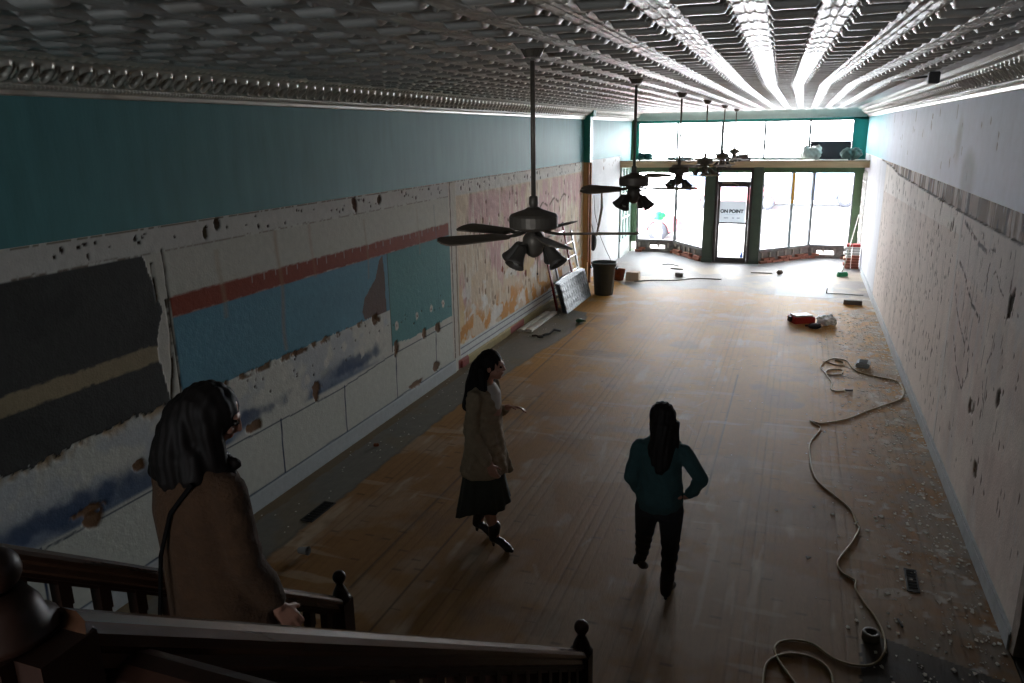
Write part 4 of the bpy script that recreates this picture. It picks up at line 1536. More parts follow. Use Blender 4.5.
# ---- woman in beige cardigan (middle), facing +x
def woman_cardigan():
    X0, Y0 = -2.30, 5.52
    t = thing('person', 'woman in long beige cardigan and dark skirt, gesturing with one hand', 'person', (X0, Y0, 0))
    V = lambda x, y, z: (x, y, z)
    b = MB()
    P_, m = head(b, (.085, .0, 1.585), (1, .05, -.04), (0.06, 0, 1))
    b.cap((.045, 0, 1.53), .052, (.02, 0, 1.41), .056)
    # torso core, arms, legs
    loft(b, [(.01, 0, .78, .10, .15), (.0, 0, .90, .115, .17), (.02, 0, 1.05, .10, .14), (.03, 0, 1.2, .115, .15), (.02, 0, 1.34, .10, .165), (.02, 0, 1.42, .06, .09)], 24)
    # near arm (her right, -y) hanging slightly forward
    b.cap((.0, -.185, 1.37), .048, (-.02, -.225, 1.08), .040)
    b.cap((-.02, -.225, 1.08), .038, (.115, -.215, .84), .027)
    hand(b, (.125, -.215, .825), (.35, 0, -.94), (-.2, .9, 0), (.9, .1, .35), .45)
    # far arm (her left, +y) with forearm forward
    b.cap((.0, .185, 1.37), .048, (.0, .215, 1.10), .040)
    b.cap((.0, .215, 1.10), .036, (.155, .16, 1.185), .026)
    hand(b, (.165, .157, 1.188), (.97, -.1, .10), (.0, -.25, -.97), (.2, -.85, .35), .30, .95)
    for sy, kx, ax, az, yy in ((-.085, .05, .11, .10, -.08), (.085, .02, -.10, .15, .08)):
        b.cap((.0, sy, .86), .085, (kx, sy, .47), .055)
        b.cap((kx, sy, .47), .055, ((kx + ax) / 2 - .02, sy, .33), .055)
        b.cap(((kx + ax) / 2 - .02, sy, .33), .054, (ax, yy, az), .036)
    o = organic('body', b, SKIN, t, .006, 1)
    eyes(P_, o)
    # hair: long, loose, down the back
    b = MB()
    b.ell((.060, 0, 1.618), (.100, .092, .105), 20)
    b.ell((.005, 0, 1.56), (.085, .098, .12), 20)
    b.cap((-.02, 0, 1.56), .085, (-.07, -.01, 1.40), .085)
    b.cap((-.06, -.04, 1.42), .075, (-.115, -.05, 1.24), .055)
    b.cap((-.06, .04, 1.42), .075, (-.11, .04, 1.25), .055)
    b.cap((.02, -.08, 1.56), .045, (.03, -.10, 1.40), .042)
    b.cap((.03, -.10, 1.40), .042, (.0, -.115, 1.28), .028)
    b.cap((.02, .08, 1.56), .045, (.02, .10, 1.38), .04)
    organic('hair', b, HAIR, t, .010, 2, lambda c: .003 * np.sin(c[:, 1] * 190 + 3 * np.sin(c[:, 2] * 7)) + .002 * np.sin(c[:, 0] * 170 + c[:, 2] * 8))
    # blouse front
    b = MB()
    loft(b, [(.02, 0, .95, .10, .12), (.03, 0, 1.1, .10, .12), (.045, 0, 1.25, .098, .12), (.05, 0, 1.36, .088, .12), (.03, 0, 1.43, .066, .085)], 24)
    organic('blouse', b, mat('white_blouse', (190, 184, 176), .7), t, .01, 1)
    # cardigan
    b = MB()
    loft(b, [(-.015, 0, .66, .20, .235), (-.01, 0, .72, .19, .225), (-.005, 0, .85, .165, .215), (.0, 0, 1.0, .145, .20), (.0, 0, 1.15, .14, .195), (.0, 0, 1.28, .135, .20), (.0, 0, 1.37, .11, .20), (.0, 0, 1.42, .075, .12), (.01, 0, 1.45, .06, .075)], 48,
         lambda a, q: .035 * (1 - q) * math.sin(a * 7) + .02 * (1 - q) * math.sin(a * 11 + 1))
    b.cap((.0, -.195, 1.365), .062, (-.025, -.24, 1.08), .060)
    b.cap((-.025, -.24, 1.08), .060, (.105, -.222, .855), .048)
    b.cap((.0, .195, 1.365), .062, (.0, .225, 1.10), .058)
    b.cap((.0, .225, 1.10), .058, (.11, .175, 1.155), .046)
    b.cap((.10, .10, .95), .03, (.17, .11, .64), .035)
    organic('cardigan', b, mat('beige_knit', (150, 132, 108), .9, vary=.12, vscale=30, bump=.5, bscale=90), t, .010, 2,
            lambda c: .004 * np.sin(c[:, 1] * 60 + c[:, 2] * 20) + .003 * np.sin(c[:, 2] * 90 + c[:, 0] * 30))
    # pleated skirt, longer at the back
    b = MB()
    seg = 72
    rings = []
    for j in range(9):
        q = j / 8
        ring = []
        for k in range(seg):
            a = 2 * math.pi * k / seg
            back = .5 - .5 * math.cos(a)
            zb = .38 - .13 * back + .025 * math.sin(a * 3)
            z = .82 * (1 - q) + zb * q
            pl_ = 1 + .06 * q * math.sin(a * 14) + .03 * q * math.sin(a * 5)
            rx, ry = (.135 + .085 * q) * pl_, (.165 + .05 * q) * pl_
            ring.append(b.bm.verts.new((-.02 - .03 * q * back + rx * math.cos(a), ry * math.sin(a), z)))
        rings.append(ring)
    for a_, c_ in zip(rings, rings[1:]):
        for k in range(seg):
            b.bm.faces.new((a_[k], a_[(k + 1) % seg], c_[(k + 1) % seg], c_[k])).smooth = True
    inner = [[b.bm.verts.new(v.co * 1.0 + Vector((-.006 if v.co.x > 0 else .006, -.006 if v.co.y > 0 else .006, 0))) for v in rings[-1]],
             [b.bm.verts.new((v.co.x * .93, v.co.y * .95, .80)) for v in rings[0]]]
    for a_, c_ in ((rings[-1], inner[0]), (inner[0], inner[1])):
        for k in range(seg):
            b.bm.faces.new((a_[k], a_[(k + 1) % seg], c_[(k + 1) % seg], c_[k])).smooth = True
    b.build('skirt', mat('dark_pleated_skirt', (50, 52, 44), .85, vary=.15, vscale=12), t)
    BT = mat('black_leather', (22, 20, 20), .35, vary=.1)
    b = MB()
    boot(b, (.09, -.08, 0), (.275, -.13, 0), (.10, -.08, .19))
    organic('boot', b, BT, t, .007, 1)
    b = MB()
    boot(b, (-.13, .08, .02), (.04, .06, .0), (-.10, .08, .21))
    organic('boot', b, BT, t, .007, 1)
    return t
woman_cardigan()

# ---- woman in teal sweater, back to the camera, walking
def woman_sweater():
    t = thing('person', 'woman in dark teal sweater and black trousers with hand on hip', 'person', (-.78, 5.15, 0))
    b = MB()
    P_, m = head(b, (-.005, .0, 1.435), (-.55, .83, -.10), s=.95)
    b.cap((0, -.01, 1.37), .052, (0, -.02, 1.27), .055)
    loft(b, [(0, 0, .78, .155, .11), (0, 0, .86, .165, .115), (0, 0, 1.0, .125, .095), (0, 0, 1.12, .145, .105), (0, 0, 1.22, .16, .10), (0, 0, 1.29, .08, .06)], 24)
    # left arm
    b.cap((-.155, -.01, 1.21), .046, (-.20, -.05, .98), .040)
    b.cap((-.20, -.05, .98), .038, (-.15, .07, .80), .027)
    hand(b, (-.145, .08, .79), (.55, .5, -.65), (.5, .5, .6), (.6, -.2, .6), .5, .92)
    # right arm, hand on hip
    b.cap((.155, -.01, 1.21), .046, (.29, -.06, 1.04), .040)
    b.cap((.29, -.06, 1.04), .038, (.205, .02, .86), .027)
    hand(b, (.20, .02, .855), (-.60, .55, -.45), (-.8, -.4, -.1), (-.1, -.5, .8), .55, .92)
    b.cap((.08, 0, .80), .09, (.085, .02, .44), .06)
    b.cap((.085, .02, .44), .058, (.075, .02, .11), .036)
    b.cap((-.08, 0, .80), .09, (-.115, .10, .45), .06)
    b.cap((-.115, .10, .45), .058, (-.155, .25, .17), .036)
    o = organic('body', b, SKIN, t, .006, 1)
    eyes(P_, o, .95)
    b = MB()
    b.ell((.0, -.015, 1.465), (.092, .100, .100), 20)
    b.ell((.012, -.03, 1.39), (.098, .085, .13), 20)
    b.cap((.005, -.055, 1.38), .088, (.01, -.085, 1.22), .075)
    b.cap((-.035, -.09, 1.25), .055, (-.022, -.12, 1.15), .034)
    b.cap((.045, -.09, 1.25), .055, (.048, -.12, 1.13), .036)
    b.cap((.01, -.09, 1.24), .060, (.014, -.125, 1.10), .040)
    b.cap((.085, -.01, 1.40), .04, (.095, -.05, 1.22), .035)
    organic('hair', b, HAIR, t, .009, 2, lambda c: .003 * np.sin(c[:, 0] * 190 + 3 * np.sin(c[:, 2] * 7)) + .002 * np.sin(c[:, 1] * 150 + c[:, 2] * 9))
    # sweater
    b = MB()
    loft(b, [(0, -.005, .745, .150, .13), (0, -.005, .77, .162, .142), (0, -.005, .82, .168, .142), (0, 0, .95, .155, .13), (0, 0, 1.08, .150, .125), (0, 0, 1.18, .162, .125), (0, 0, 1.25, .15, .11), (0, 0, 1.295, .08, .075), (0, 0, 1.32, .062, .062)], 40,
         lambda a, q: .015 * math.sin(a * 6 + q * 5))
    b.cap((-.155, -.01, 1.205), .060, (-.205, -.05, .98), .055)
    b.cap((-.205, -.05, .98), .055, (-.155, .05, .825), .042)
    b.cap((.155, -.01, 1.205), .060, (.295, -.06, 1.04), .053)
    b.cap((.295, -.06, 1.04), .053, (.22, .005, .885), .042)
    organic('sweater', b, mat('dark_teal_knit', (38, 66, 68), .9, vary=.12, vscale=24, bump=.5, bscale=100), t, .010, 2,
            lambda c: .005 * np.sin(c[:, 2] * 55 + 6 * c[:, 0]) * np.clip((1.15 - c[:, 2]) * 3, 0, 1) + .003 * np.sin(c[:, 0] * 70 + c[:, 2] * 30))
    b = MB()
    loft(b, [(0, 0, .70, .165, .125), (0, 0, .78, .172, .13), (0, 0, .86, .16, .12)], 24)
    b.cap((.085, 0, .74), .096, (.09, .01, .44), .068)
    b.cap((.09, .01, .44), .068, (.078, .015, .13), .048)
    b.cap((-.085, 0, .74), .096, (-.12, .09, .45), .068)
    b.cap((-.12, .09, .45), .068, (-.158, .235, .19), .048)
    organic('trousers', b, mat('black_denim', (26, 27, 32), .8, vary=.1, vscale=20), t, .010, 2,
            lambda c: .004 * np.sin(c[:, 2] * 70 + c[:, 0] * 20) * (c[:, 2] < .5))
    BT = mat('black_shoe_leather', (24, 22, 24), .35)
    b = MB()
    boot(b, (.075, -.02, 0), (.10, .20, 0), (.076, .015, .16), 1, .03)
    organic('shoe', b, BT, t, .007, 1)
    # lifted left foot: toe down, heel up behind... sole turned to the camera
    b = MB()
    b.cap((-.185, .235, .16), .036, (-.160, .29, .075), .036)
    b.cap((-.160, .29, .075), .036, (-.145, .35, .032), .026)
    b.cap((-.185, .235, .15), .036, (-.158, .245, .21), .043)
    b.cap((-.205, .215, .13), .020, (-.19, .24, .16), .026)
    organic('shoe', b, BT, t, .007, 1)
    return t
woman_sweater()

# ---- woman in brown coat on the stairs
def woman_coat():
    t = thing('person', 'woman in long brown coat with dark hair descending the stairs', 'person', (-1.835, 1.88, .90), math.radians(-8))
    Z = -.87
    b = MB()
    P_, m = head(b, (.05, .045, 2.475 + Z), (.62, .68, -.48), s=.93)
    b.cap((.035, 0, 2.41 + Z), .054, (.01, -.01, 2.28 + Z), .06)
    loft(b, [(0, 0, 1.70 + Z, .15, .12), (0, 0, 1.95 + Z, .13, .10), (0, 0, 2.15 + Z, .155, .11), (0, 0, 2.27 + Z, .15, .10), (0, 0, 2.33 + Z, .08, .07)], 24)
    b.cap((.135, -.01, 2.24 + Z), .05, (.165, .0, 1.98 + Z), .042)
    b.cap((.165, .0, 1.98 + Z), .04, (.192, .10, 1.76 + Z), .028)
    hand(b, (.193, .103, 1.75 + Z), (.25, .45, -.85), (-.9, .1, -.1), (.1, .9, .3), .35)
    b.cap((-.16, 0, 2.25 + Z), .05, (-.185, .02, 1.98 + Z), .042)
    b.cap((-.185, .02, 1.98 + Z), .04, (-.18, .08, 1.75 + Z), .028)
    hand(b, (-.18, .082, 1.74 + Z), (.05, .25, -.95), (.95, .1, 0), (.1, .95, .2), .5)
    b.cap((.08, 0, 1.72 + Z), .085, (.085, .10, 1.25 + Z), .058)
    b.cap((.085, .10, 1.25 + Z), .056, (.09, .14, .80 + Z), .038)
    b.cap((-.08, 0, 1.72 + Z), .085, (-.08, .02, 1.32 + Z), .058)
    b.cap((-.08, .02, 1.32 + Z), .056, (-.08, -.08, .98 + Z), .038)
    o = organic('body', b, SKIN, t, .006, 1)
    eyes(P_, o)
    b = MB()
    b.ell((.040, .035, 2.497 + Z), (.098, .102, .098), 20)
    b.cap((.075, .03, 2.535 + Z), .052, (.085, -.01, 2.44 + Z), .048)
    b.cap((.085, -.01, 2.44 + Z), .046, (.085, -.01, 2.34 + Z), .045)
    b.ell((-.005, .0, 2.45 + Z), (.094, .094, .11), 20)
    b.cap((-.015, -.02, 2.43 + Z), .088, (-.03, -.05, 2.35 + Z), .088)
    b.cap((-.06, -.05, 2.36 + Z), .066, (-.09, -.07, 2.30 + Z), .046)
    b.cap((-.01, -.07, 2.35 + Z), .068, (-.01, -.095, 2.29 + Z), .048)
    b.cap((.045, -.05, 2.35 + Z), .060, (.06, -.07, 2.30 + Z), .045)
    b.cap((-.08, -.01, 2.37 + Z), .042, (-.11, -.02, 2.31 + Z), .030)
    b.cap((.065, .0, 2.40 + Z), .052, (.085, .0, 2.30 + Z), .045)
    b.cap((.09, .01, 2.31 + Z), .035, (.125, .03, 2.275 + Z), .018)
    b.cap((.08, .03, 2.33 + Z), .030, (.13, .06, 2.31 + Z), .013)
    b.cap((-.04, .07, 2.50 + Z), .045, (-.06, .08, 2.35 + Z), .045)
    organic('hair', b, HAIR, t, .009, 2, lambda c: .003 * np.sin(c[:, 0] * 180 + 3 * np.sin(c[:, 2] * 8)) + .002 * np.sin(c[:, 1] * 150 + c[:, 2] * 9))
    # coat: shoulders to mid calf
    b = MB()
    loft(b, [(.03, .06, 1.30 + Z, .25, .22), (.03, .05, 1.42 + Z, .235, .21), (.02, .04, 1.6 + Z, .21, .19), (.01, .02, 1.8 + Z, .185, .165), (.0, .0, 2.0 + Z, .165, .145), (0, -.01, 2.15 + Z, .170, .14), (0, -.01, 2.25 + Z, .158, .125), (0, -.01, 2.31 + Z, .12, .10), (.0, -.005, 2.36 + Z, .075, .075)], 56,
         lambda a, q: .04 * (1 - q) ** 1.3 * math.sin(a * 7 + .5) + .015 * math.sin(a * 12))
    b.cap((.135, -.01, 2.235 + Z), .070, (.165, .0, 1.98 + Z), .066)
    b.cap((.165, .0, 1.98 + Z), .064, (.185, .08, 1.81 + Z), .058)
    b.cap((-.140, 0, 2.235 + Z), .070, (-.178, .02, 1.98 + Z), .062)
    b.cap((-.185, .02, 1.98 + Z), .060, (-.178, .07, 1.80 + Z), .052)
    organic('coat', b, mat('brown_wool_coat', (64, 42, 23), .95, vary=.18, vscale=26, bump=.6, bscale=80), t, .011, 2,
            lambda c: .007 * np.sin(c[:, 0] * 42 + 5 * np.sin(c[:, 2] * 3)) * np.clip((1.2 - c[:, 2]), 0, 1) + .004 * np.sin(c[:, 2] * 60 + c[:, 1] * 30) * (np.abs(c[:, 0]) > .2))
    # bag strap falling down the back
    b = MB()
    pts = [(.10, -.11, 2.30 + Z), (.03, -.150, 2.2 + Z), (-.01, -.178, 2.05 + Z), (-.02, -.195, 1.9 + Z), (-.03, -.215, 1.75 + Z), (-.035, -.235, 1.62 + Z)]
    for a_, c_ in zip(pts, pts[1:]):
        b.bar(a_, c_, .014, .006, up=(0, -1, .1))
    st = b.build('bag_strap', mat('black_strap', (12, 10, 10), .9, spec=.1), t)
    b = MB()
    b.box(-.13, .07, -.30, -.225, 1.42 + Z, 1.63 + Z)
    b.bevel(.02, 3)
    b.build('handbag', mat('black_bag_leather', (24, 20, 18), .4), t)
    BT = mat('dark_boot_leather', (30, 24, 22), .4)
    b = MB()
    boot(b, (.09, .11, .72 + Z), (.10, .33, .72 + Z), (.09, .135, .92 + Z))
    organic('boot', b, BT, t, .008, 1)
    b = MB()
    boot(b, (-.08, -.10, .90 + Z), (-.07, .12, .90 + Z), (-.08, -.08, 1.10 + Z))
    organic('boot', b, BT, t, .008, 1)
    return t
woman_coat()

# ------------------------------------------------------------------ things along the left wall
t = thing('trash_can', 'dark grey round plastic trash can beside the bare studs', 'trash can', (-3.80, 16.02, 0))
GREYP = mat('grey_plastic', (62, 68, 70), .5, vary=.08)
b = MB()
b.lathe([(.195, 0), (.20, .01), (.245, .60), (.262, .61), (.265, .66), (.28, .665), (.28, .70), (.262, .705), (.255, .66), (.235, .60), (.19, .03), (.01, .025)], seg=36)
b.build('bin_body', GREYP, t)
for a in (0, math.pi):
    b = MB()
    d = Vector((math.cos(a), math.sin(a), 0))
    b.bar(d * .262 + Vector((0, 0, .56)), d * .292 + Vector((0, 0, .60)), .10, .03)
    b.box(d.x * .285 - .012, d.x * .285 + .012, -.05, .05, .56, .62)
    b.build('handle', GREYP, t)
b = MB()
for k in range(12):
    a = k * math.pi / 6
    b.bar((.203 * math.cos(a), .203 * math.sin(a), .04), (.243 * math.cos(a), .243 * math.sin(a), .57), .008, .008)
b.build('ribs', GREYP, t)

# rusty red pail beside a glass jug
t = thing('rusty_pail', 'rusty red metal pail just behind the trash can', 'pail', (-3.85, 17.75, 0))
b = MB()
b.lathe([(.11, 0), (.15, .24), (.158, .245), (.158, .255), (.145, .25), (.105, .02), (.01, .018)], seg=24)
b.build('pail_body', mat('rust_red', (142, 70, 44), .7, vary=.3, vscale=14), t)
b = MB()
b.tube([(.15 * math.cos(a), .0 + .02 * math.sin(a), .24 - .10 * math.sin(a)) for a in np.linspace(0, math.pi, 12)], .004, 6)
b.build('bail_handle', mat('dull_wire', (90, 80, 70), .5, metal=.7), t)
b = MB()
b.box(-.15, .15, -.12, .12, 0, .20)
b.bevel(.01)
tag(b.build('cardboard_box', mat('pale_carton', (196, 176, 156), .8, vary=.08)), 'small pale carton on the floor right of the rusty pail', 'box').location = (-3.52, 17.8, 0)

# leaning stack of tin panels
TIN = mat('bare_tin', (128, 131, 133), .5, metal=.8, vary=.35, vscale=24)
for k in range(4):
    b = MB()
    n_y, n_z = 54, 22
    L_, Hh = 1.85, .60
    v, f = [], []
    for side in (0, 1):
        for j in range(n_z + 1):
            for i in range(n_y + 1):
                y, z = L_ * i / n_y, Hh * j / n_z
                e = 0 if (i in (0, n_y) or j in (0, n_z)) else .010 * (.5 + .5 * math.cos(y / .0759 * 2 * math.pi / 2)) * (.5 + .5 * math.cos(z / .15 * 2 * math.pi)) + .007 * random.random()
                v.append((e + side * -.003, y, z))
    st_ = (n_y + 1) * (n_z + 1)
    for side in (0, 1):
        for j in range(n_z):
            for i in range(n_y):
                q = side * st_ + j * (n_y + 1) + i
                f.append((q, q + 1, q + n_y + 2, q + n_y + 1) if side == 0 else (q, q + n_y + 1, q + n_y + 2, q + 1))
    for i in range(n_y):
        f.append((i, st_ + i, st_ + i + 1, i + 1))
        q = n_z * (n_y + 1) + i
        f.append((q, q + 1, st_ + q + 1, st_ + q))
    for j in range(n_z):
        q = j * (n_y + 1)
        f.append((q, q + n_y + 1, st_ + q + n_y + 1, st_ + q))
        q += n_y
        f.append((q, st_ + q, st_ + q + n_y + 1, q + n_y + 1))
    b.add(v, f)
    lab = ['embossed tin panel, front of the stack leaning on the left wall', 'embossed tin panel second from front in the leaning stack',
           'embossed tin panel third from front in the leaning stack', 'embossed tin panel nearest the wall in the leaning stack'][k]
    o = tag(b.build('tin_panel', TIN), lab, 'tin panel', 'pressed tin panels leaning on the left wall')
    o.location = (-4.02 - .04 * k, 13.95 + .03 * k, .002)
    o.rotation_euler = (0, math.radians(-15), 0)

# ladders leaning on the wall behind the panels
def ladder(label, y0, y1, x0, ztop, wd_m, lean, rail_mat, rungs, tilt):
    t = thing('ladder', label, 'ladder', (x0, (y0 + y1) / 2, 0))
    h = (y1 - y0) / 2
    for s_ in (-1, 1):
        b = MB()
        b.bar((0, s_ * h + tilt * 0, .0), (-lean, s_ * h + tilt, ztop), .03, .075, up=(0, 1, 0))
        b.build('rail', rail_mat, t)
    n = int(ztop / .3)
    for k in range(rungs):
        z = .25 + k * .3
        if z > ztop - .08:
            break
        q = z / ztop
        b = MB()
        b.tube([(-lean * q, -h + tilt * q, z), (-lean * q, h + tilt * q, z)], .014, 8)
        b.build('rung', ALU2, t)
    return t
ALU2 = mat('ladder_aluminium', (170, 174, 178), .35, metal=.7, vary=.1)
ladder('red fibreglass ladder leaning on left wall behind the tin panels', 14.22, 15.62, -4.30, 1.62, 1, .18, mat('red_rail', (128, 36, 34), .45), 6, -.45)
ladder('aluminium ladder leaning on left wall crossing the red ladder', 14.85, 16.35, -4.36, 1.38, 1, .12, ALU2, 5, -.55)

# pale trims on the floor
for k in range(2):
    b = MB()
    b.prof(((0, 0, .03), (0, 1.5, .03)), [(-.06, -.025), (-.05, -.03), (.05, -.03), (.06, -.025), (.055, .01), (.0, .022), (-.055, .012)])
    o = tag(b.build('white_trim', mat('cream_trim', (204, 204, 196), .5, vary=.12, vscale=8)),
            ['white painted moulding on the floor, nearer the wall of two', 'white painted moulding on the floor, farther from the wall of two'][k], 'moulding', 'white mouldings on the grey floor strip')
    o.location = (-4.43 + k * .14, 12.40 + .03 * k, .002)
    o.rotation_euler = (0, 0, math.radians(-1.5 + 1.0 * k))

b = MB()
b.tube([(0, 0, .012), (.05, .12, .03), (.09, .25, .012), (.12, .4, .05), (.20, .52, .012)], .02, 6)
b.tube([(0, 0, .012), (-.10, .06, .014), (-.16, .02, .012)], .018, 6)
b.lathe([(.02, 0), (.06, .005), (.05, .03), (.01, .04)], (0, 0, 0), 8)
tag(b.build('crumpled_strap', mat('black_rubber', (40, 38, 36), .7)), 'black twisted strap lying beside the white mouldings', 'strap').location = (-3.98, 12.15, 0)
b = MB()
b.ell((0, 0, .04), (.07, .05, .04), 10)
b.cap((.02, 0, .05), .025, (.10, .05, .03), .015)
tag(b.build('green_rag', mat('green_cloth', (40, 84, 58), .8)), 'small dark green scrap on the floor before the tin panels', 'scrap').location = (-3.62, 13.35, 0)

# cable hanging on the white wall by the studs, and a dark pouch
b = MB()
b.tube([(XL + .03, 17.95, 1.95), (XL + .05, 18.0, 1.5), (XL + .06, 18.2, 1.25), (XL + .04, 18.6, .9), (XL + .09, 19.1, .45), (XL + .16, 19.6, .02)], .008, 6)
tag(b.build('hanging_wire', mat('grey_wire', (110, 104, 98), .6)), 'thin wire hanging down the white wall beyond the studs', 'wire')
b = MB()
b.tube([(XL + .06, 18.6, 1.98), (XL + .08, 18.55, 1.6), (XL + .08, 18.3, 1.25), (XL + .08, 18.05, 1.0), (XL + .05, 17.9, .95)], [.02, .035, .03, .02, .012], 8)
tag(b.build('bent_conduit', mat('dark_conduit', (90, 70, 50), .6)), 'bent brown strip hanging from the wall right of the studs', 'strip')
t = thing('hanging_pouch', 'dark cloth pouch hung beside the bare studs', 'pouch', (XL + .11, 17.62, .95))
b = MB()
b.ell((0, 0, -.05), (.08, .11, .22), 14)
organic('pouch_body', b, mat('black_cloth', (44, 46, 48), .8), t, .012, 1)
b = MB()
b.tube([(-.06, 0, .42), (-.02, .02, .25), (0, 0, .12)], .01, 6)
b.build('pouch_cord', mat('black_cord', (40, 40, 40), .7), t)

# things near the stairs on the left strip
def register(label, x, y, wx, wy, rz, rows, base):
    t = thing('floor_register', label, 'floor vent', (x, y, 0), rz)
    b = MB()
    for (a, c, d, e) in ((-wx, wx, -wy, -wy + .012), (-wx, wx, wy - .012, wy), (-wx, -wx + .012, -wy, wy), (wx - .012, wx, -wy, wy)):
        b.box(a, c, d, e, 0, .006)
    b.build('frame', base, t)
    b = MB()
    b.box(-wx + .012, wx - .012, -wy + .012, wy - .012, 0.0, .002)
    b.build('duct_opening', mat('duct_black', (10, 10, 10), .9), t)
    b = MB()
    for k in range(rows):
        yy = -wy + .02 + (2 * wy - .04) * k / (rows - 1)
        b.box(-wx + .012, wx - .012, yy - .003, yy + .003, .002, .0055)
    b.build('louvres', base, t)
    return t
register('dark floor vent in the grey strip left of the woman on the stairs', -4.0, 5.50, .065, .20, math.radians(0), 9, mat('dark_register', (42, 40, 38), .5, metal=.4))
register('black floor vent grille near the right wall among plaster crumbs', 1.055, 6.00, .045, .17, math.radians(-2), 8, mat('black_register', (34, 34, 34), .4, metal=.5))
t = thing('plastic_cup', 'crushed clear plastic cup on the floor beyond the stairs', 'cup', (-3.72, 4.80, 0))
b = MB()
rot = Matrix.Rotation(math.radians(84), 3, 'Y')
b.lathe([(.025, 0), (.028, .01), (.037, .09), (.039, .092), (.035, .088), (.024, .012), (.002, .01)], (0, 0, .037), 18, rot=rot)
b.build('cup_wall', mat('pale_plastic', (150, 150, 150), .2), t)
b = MB()
b.box(-.03, .03, -.014, .014, 0, .035)
b.bevel(.006)
o = tag(b.build('brick_fragment', mat('orange_brick', (140, 80, 50), .9, vary=.2)), 'small orange brick fragment on the grey floor strip', 'brick fragment')
o.location = (-4.27, 7.05, 0)
o.rotation_euler = (0, 0, .4)

# ------------------------------------------------------------------ floor things on the right
CORD = mat('tan_cord', (176, 156, 116), .55)
def spline(pts, z=.009, sub=6):
    out = []
    n = len(pts)
    for i in range(n - 1):
        p0, p1, p2, p3 = pts[max(i - 1, 0)], pts[i], pts[i + 1], pts[min(i + 2, n - 1)]
        for k in range(sub):
            s_ = k / sub
            q = [.5 * ((2 * p1[a]) + (-p0[a] + p2[a]) * s_ + (2 * p0[a] - 5 * p1[a] + 4 * p2[a] - p3[a]) * s_ ** 2 + (-p0[a] + 3 * p1[a] - 3 * p2[a] + p3[a]) * s_ ** 3) for a in (0, 1)]
            out.append((q[0], q[1], z))
    out.append((*pts[-1], z))
    return out
c1 = [(0.78, 10.65), (0.66, 10.61), (0.61, 10.7), (0.63, 10.97), (0.56, 11.39), (0.5, 11.7), (0.6, 12.08), (0.73, 12.22), (0.88, 12.14), (0.93, 11.80), (1.04, 11.56), (1.31, 11.4), (1.44, 11.34), (1.50, 11.2), (1.515, 10.9), (1.44, 10.52), (1.22, 10.2), (1.0, 9.9), (0.76, 9.55), (.47, 9.31), (.34, 9.36), (.41, 9.24), (.45, 9.1), (.34, 8.65), (.33, 8.3), (.35, 7.9), (.4, 7.62), (.55, 7.33), (.67, 7.09), (.71, 6.81), (.72, 6.7), (.64, 6.42), (.53, 6.11), (.55, 5.94), (.64, 5.85), (.64, 5.73), (.69, 5.54), (.76, 5.35), (.79, 5.09), (.73, 4.88), (.61, 4.79), (.46, 4.81), (.32, 4.93), (.18, 4.92), (.1, 4.85), (.09, 4.74), (.16, 4.58), (.28, 4.40), (.42, 4.45), (.44, 4.60), (.40, 4.72), (.31, 4.78), (.18, 4.77), (.07, 4.68), (.03, 4.56), (.03, 4.3)]
t = thing('extension_cord', 'long tan cord snaking along the floor from right wall to stairs', 'cord', (0, 0, 0))
b = MB()
b.tube(spline(c1), .0085, 8)
b.build('cable', CORD, t)
b = MB()
b.bar((.79, 10.65, .02), (.88, 10.68, .02), .03, .026)
b.build('plug', mat('dark_plug', (70, 60, 50), .5), t)
c2 = [(0.54, 11.98), (0.6, 12.01), (0.69, 11.89), (0.81, 11.9), (0.82, 12.05), (0.71, 12.12)]
c3 = [(0.78, 11.41), (0.58, 11.34), (0.58, 11.52), (0.67, 11.63), (0.79, 11.63), (0.79, 11.47)]
for cc in (c2, c3):
    b = MB()
    b.tube(spline(cc), .0085, 8)
    b.build('cable_loop', CORD, t)


t = thing('charger_box', 'small black and white box on the floor beside the cord loop', 'box', (1.09, 11.96, 0), -.15)
b = MB()
b.box(-.09, .09, -.13, .13, 0, .07)
b.bevel(.012)
b.build('case', mat('pale_case', (150, 156, 160), .4), t)
b = MB()
b.box(-.055, .055, -.09, .10, .069, .076)
b.build('black_face', mat('black_face', (16, 16, 20), .9, spec=.1), t)

t = thing('toilet_tissue_tube', 'x', 'container', (.70, 5.12, 0))
t.name = 'tape_roll'
t['label'] = 'round grey tape roll standing on the boards inside the cord bend'
t['category'] = 'tape roll'
b = MB()
b.lathe([(.036, .0), (.055, .0), (.058, .004), (.058, .056), (.055, .06), (.036, .06), (.034, .056), (.034, .004)], seg=28)
b.build('tape', mat('grey_tape', (96, 88, 78), .6, vary=.1), t)
b = MB()
b.lathe([(.001, .001), (.033, .001), (.033, .004), (.001, .004)], seg=24)
b.build('core', mat('tape_core', (60, 48, 36), .8), t)
b = MB()
b.bar((0, 0, .008), (.02, -.09, .008), .012, .012)
tag(b.build('metal_strip', mat('dark_strip', (50, 46, 40), .6)), 'small dark sliver on the boards right of the tape roll', 'sliver').location = (.90, 5.42, 0)

